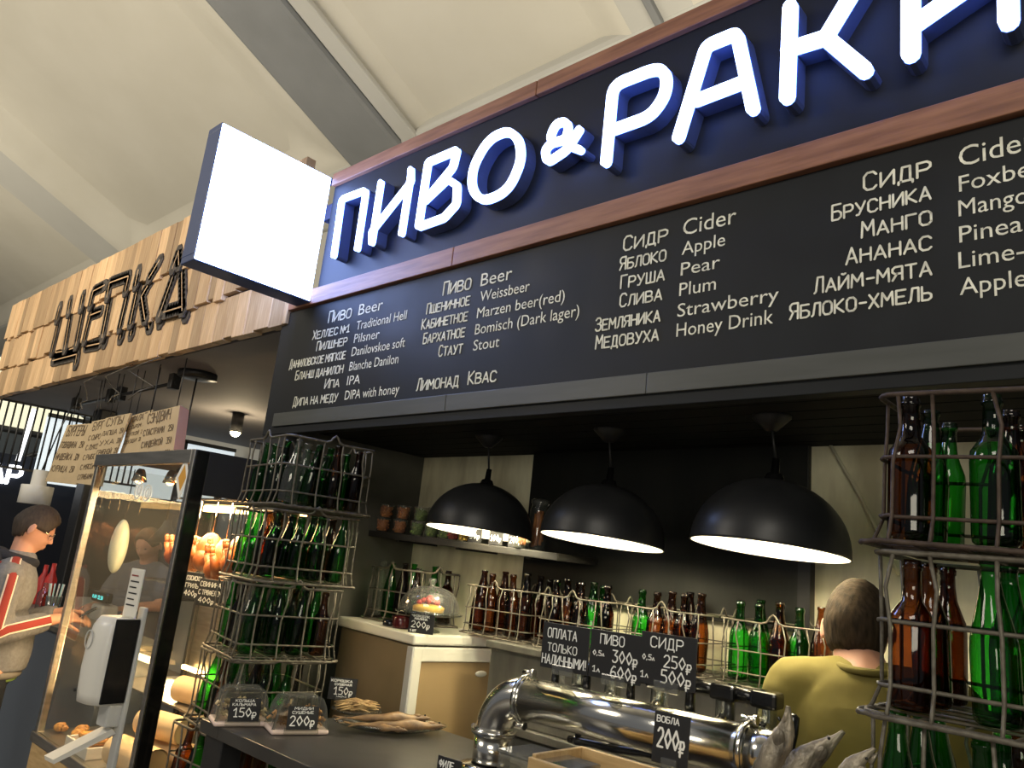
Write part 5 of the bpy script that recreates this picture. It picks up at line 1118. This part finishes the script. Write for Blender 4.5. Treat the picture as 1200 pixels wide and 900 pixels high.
j = MB(); j.ball((0, 0, 1.245), (.192, .128, .19), 20); j.ball((0, .0, 1.05), (.178, .130, .20), 20); j.tube([(0, 0, .875), (0, 0, .95), (0, 0, 1.05)], [.158, .168, .165], 24)
j.cone((0, .0, 1.33), (0, .02, 1.375), .105, .085, 14)
for sd in (-1, 1):
    sh_ = V((sd * .175, .0, 1.325)); elb = V((sd * .218, -.01, 1.06)) if sd > 0 else V((sd * .218, .03, 1.055)); wr = V((.115, .20, 1.118)) if sd > 0 else V((-.08, .235, 1.138))
    j.cone((sd * .10, 0, 1.35), sh_, .06, .070); pts = [sh_.lerp(elb, i / 6) for i in range(7)] + [elb.lerp(wr, i / 5) for i in range(1, 6)]
    j.tube(pts, [.074, .068, .066, .064, .066, .060, .064, .058, .060, .052, .052, .044], 16); j.ball(elb, .062)
jk = remesh(obj('jacket', j, hoodie, cu), .009, 5)
jn = mat('jacket_ridge', (.16, .15, .135), .95)
obj('jacket_hem', MB().tube([V((.162 * math.cos(a_ * PI / 12), .128 * math.sin(a_ * PI / 12), .862)) for a_ in range(24)], .017, 8, True), jn, cu)
obj('hood', remesh and MB().ball((0, -.075, 1.395), (.105, .060, .055), 18).tube([V((.085 * math.cos(a_ * PI / 10), .0 + .085 * math.sin(a_ * PI / 10), 1.40 - .02 * math.sin(a_ * PI / 10))) for a_ in range(20)], .026, 10, True), navy, cu)
obj('hood_piping', MB().tube([V((.125 * math.cos(a_ * PI / 12), -.035 + .105 * math.sin(a_ * PI / 12), 1.372 - .015 * math.sin(a_ * PI / 12))) for a_ in range(24)], .011, 8, True), red_c, cu)
def strip_on(pts, nrm, wd, m_, name):
    vs = []; fs = []
    for i, (p_, n_) in enumerate(zip(pts, nrm)):
        t_ = (pts[min(i + 1, len(pts) - 1)] - pts[max(i - 1, 0)]).normalized(); s_ = t_.cross(n_).normalized()
        for a_, o_ in ((-wd, .0), (-wd * .5, .003), (wd * .5, .003), (wd, .0)): vs.append(p_ + s_ * a_ + n_ * o_)
    for i in range(len(pts) - 1):
        for q in range(3): fs.append((i * 4 + q, i * 4 + q + 1, i * 4 + q + 5, i * 4 + q + 4))
    return obj(name, MB().add(vs, fs, True), m_, cu)
sh_, elb, wr = V((.175, .0, 1.325)), V((.218, -.01, 1.06)), V((.115, .20, 1.118))
pts, nn = [], []
for i in range(9): p_ = sh_.lerp(elb, i / 8); pts.append(p_ + V((.95, .20, 0)).normalized() * (.072 - .004 * (i > 2))); nn.append(V((.95, .2, 0)).normalized())
for i in range(1, 6): p_ = elb.lerp(wr, i / 5); pts.append(p_ + V((.90, .25, .25)).normalized() * (.062 - .002 * i)); nn.append(V((.9, .3, .25)).normalized())
pts.insert(0, V((.12, .01, 1.405))); nn.insert(0, V((.4, .1, .9)).normalized()); pts.insert(1, V((.19, .01, 1.392))); nn.insert(1, V((.6, .1, .75)).normalized())
strip_on(pts, nn, .023, white_c, 'sleeve_piping'); strip_on([p_ + n_ * .004 for p_, n_ in zip(pts, nn)], nn, .0165, red_c, 'sleeve_stripe')
obj('shirt_hem', MB().tube([V((.150 * math.cos(a_ * PI / 12), .118 * math.sin(a_ * PI / 12), .842)) for a_ in range(24)], .012, 8, True), green_c, cu)
q = MB(); q.ball((0, 0, .86), (.160, .115, .10), 18)
for sd in (-1, 1): q.cone((sd * .085, 0, .84), (sd * .10, .02, .50), .095, .070, 16); q.cone((sd * .10, .02, .50), (sd * .10, -.01, .10), .068, .055, 16)
remesh(obj('trousers', q, jeans, cu), .011, 4)
for sd in (-1, 1): obj('shoe', MB().rbox(sd * .10 - .045, sd * .10 + .045, -.08, .18, 0, .08, .02), shoe_m, cu)
kn = tag(obj('phone', MB().rbox(-.035, .035, -.004, .004, -.06, .06, .003), plastic_blk, None, tuple(V(cu.location) + rotm('Z', -.30) @ V((.02, .36, 1.155)))), 'small dark phone in the hands of the man in grey', 'phone'); kn.rotation_euler = (-1.0, 0, -.3)

# --- barman in olive seen from behind
wp = ony(1000, 735, 2.08)
wk = thing('person', 'barman in olive T-shirt seen from behind, right of the taps', 'person', (wp.x + .035, 2.083, 0), .16); wk.scale = (.95, .93, 1.042)
hc = V((-.035, .06, 1.475)); Mh = rotm('X', -.30) @ rotm('Z', -.10)
b = MB(); head_mb(b, hc, Mh)
b.cone((0, -.01, 1.36), hc + V((0, -.02, -.06)), .066, .060, 14); b.cone((-.10, 0, 1.33), (.10, 0, 1.33), .045, .045); b.ball((0, 0, 1.22), (.165, .10, .17), 18); b.ball((0, 0, 1.02), (.15, .095, .18), 18); b.ball((0, 0, .90), (.155, .10, .12), 18)
for sd in (-1, 1):
    sh_ = V((sd * .19, .0, 1.33)); elb = V((sd * .23, .0, 1.07)); wr = V((sd * .20, .06, .86))
    b.cone(sh_, elb, .050, .042); b.cone(elb, wr, .040, .028); hand_mb(b, wr, V((-.1 * sd, .1, -.9)), V((sd * .6, .5, .4)), 1.0, .8, -sd)
    b.cone((sd * .09, 0, .88), (sd * .10, .02, .50), .085, .055, 14); b.cone((sd * .10, .02, .50), (sd * .10, -.01, .10), .052, .036, 14); b.cone((sd * .10, -.02, .05), (sd * .11, .07, .035), .035, .03)
remesh(obj('body', b, skin, wk), .0075, 3)
hair_obj(hc, Mh, wk, hair_b, lambda x, y, z: sm(z + .1 * (1 - abs(x)), -.62, -.38) * (1 - sm(y - .4 * z, .40, .55)) if y < -.15 else sm(z, -.02, .15) * (1 - sm(y - .4 * z, .40, .55)), thick=.012, seed=4)
q = MB(); q.ball((0, 0, 1.235), (.20, .128, .185), 22); q.ball((0, -.005, 1.04), (.185, .125, .22), 22); q.tube([(0, 0, .80), (0, 0, .95), (0, 0, 1.1)], [.172, .176, .18], 24)
q.cone((-.09, -.005, 1.355), (.09, -.005, 1.355), .058, .058, 16)
for sd in (-1, 1):
    sh_ = V((sd * .185, .0, 1.325)); q.cone((sd * .08, 0, 1.355), sh_, .058, .076, 16); q.tube([sh_, sh_ + V((sd * .02, .01, -.10)), sh_ + V((sd * .038, .02, -.20))], [.080, .078, .080], 18)
o = obj('tshirt', q, olive, wk); remesh(o, .010, 6)
dp = o.modifiers.new('folds', 'DISPLACE'); tx = bpy.data.textures.new('folds', 'CLOUDS'); tx.noise_scale = .13; dp.texture = tx; dp.strength = .022; dp.mid_level = .5
obj('collar', MB().tube([V((.073 * math.cos(a_ * PI / 12), -.006 + .072 * math.sin(a_ * PI / 12), 1.402 - .012 * (1 - math.sin(a_ * PI / 12)) * .5)) for a_ in range(24)], .009, 8, True), olive, wk)
q = MB(); q.ball((0, 0, .86), (.165, .115, .10), 18)
for sd in (-1, 1): q.cone((sd * .085, 0, .84), (sd * .10, .02, .50), .095, .070, 16); q.cone((sd * .10, .02, .50), (sd * .10, -.01, .10), .068, .055, 16)
remesh(obj('trousers', q, jeans, wk), .012, 4)
for sd in (-1, 1): obj('shoe', MB().rbox(sd * .10 - .045, sd * .10 + .045, -.13, .11, 0, .08, .02), shoe_m, wk)

# --- vendor behind the display case
vp = ony(178, 640, 2.36)
vd = thing('person', 'vendor in grey T-shirt behind the display case glass', 'person', (vp.x, 2.36, 0), PI + .5)
hc = V((0, .03, 1.50)); Mh = rotm('X', -.45)
b = MB(); head_mb(b, hc, Mh)
b.cone((0, -.01, 1.32), hc + V((0, -.02, -.05)), .062, .056, 14); b.ball((0, 0, 1.20), (.16, .10, .17), 18); b.ball((0, 0, 1.0), (.15, .095, .18), 18); b.ball((0, 0, .90), (.155, .10, .12), 18)
for sd in (-1, 1):
    sh_ = V((sd * .18, .0, 1.30)); elb = V((sd * .23, .10, 1.12)); wr = V((sd * .12, .26, 1.10))
    b.cone(sh_, elb, .048, .040); b.cone(elb, wr, .038, .027); hand_mb(b, wr, V((-.3 * sd, .8, -.1)), V((0, .1, 1)), 1.0, .6, -sd)
    b.cone((sd * .09, 0, .88), (sd * .10, .02, .50), .085, .055, 14); b.cone((sd * .10, .02, .50), (sd * .10, -.01, .10), .052, .036, 14); b.cone((sd * .10, -.02, .05), (sd * .11, .11, .035), .035, .03)
remesh(obj('body', b, skin, vd), .009, 3)
hair_obj(hc, Mh, vd, hair, lambda x, y, z: sm(z, -.45, -.25) * (1 - sm(y - .4 * z, .40, .55)) if y < -.1 else sm(z, -.02, .15) * (1 - sm(y - .4 * z, .40, .55)), thick=.012, seed=9)
for sd in (-1, 1): obj('eye', MB().ball(hc + Mh @ V((sd * .030, .073, .006)), (.011, .006, .005), 10), plastic_blk, vd)
q = MB(); q.ball((0, 0, 1.21), (.19, .125, .18), 20); q.tube([(0, 0, .78), (0, 0, .95), (0, 0, 1.15)], [.17, .172, .175], 24); q.cone((-.08, 0, 1.34), (.08, 0, 1.34), .06, .06)
for sd in (-1, 1): sh_ = V((sd * .178, .0, 1.295)); q.cone((sd * .08, 0, 1.33), sh_, .06, .07); q.cone(sh_, sh_ + V((sd * .03, .06, -.12)), .068, .066)
remesh(obj('tshirt', q, grey_cloth, vd), .012, 4)
q = MB(); q.ball((0, 0, .86), (.165, .115, .10), 18)
for sd in (-1, 1): q.cone((sd * .085, 0, .84), (sd * .10, .02, .50), .095, .070, 16); q.cone((sd * .10, .02, .50), (sd * .10, -.01, .10), .068, .055, 16)
remesh(obj('trousers', q, jeans, vd), .014, 4)
for sd in (-1, 1): obj('shoe', MB().rbox(sd * .10 - .045, sd * .10 + .045, -.08, .18, 0, .08, .02), shoe_m, vd)
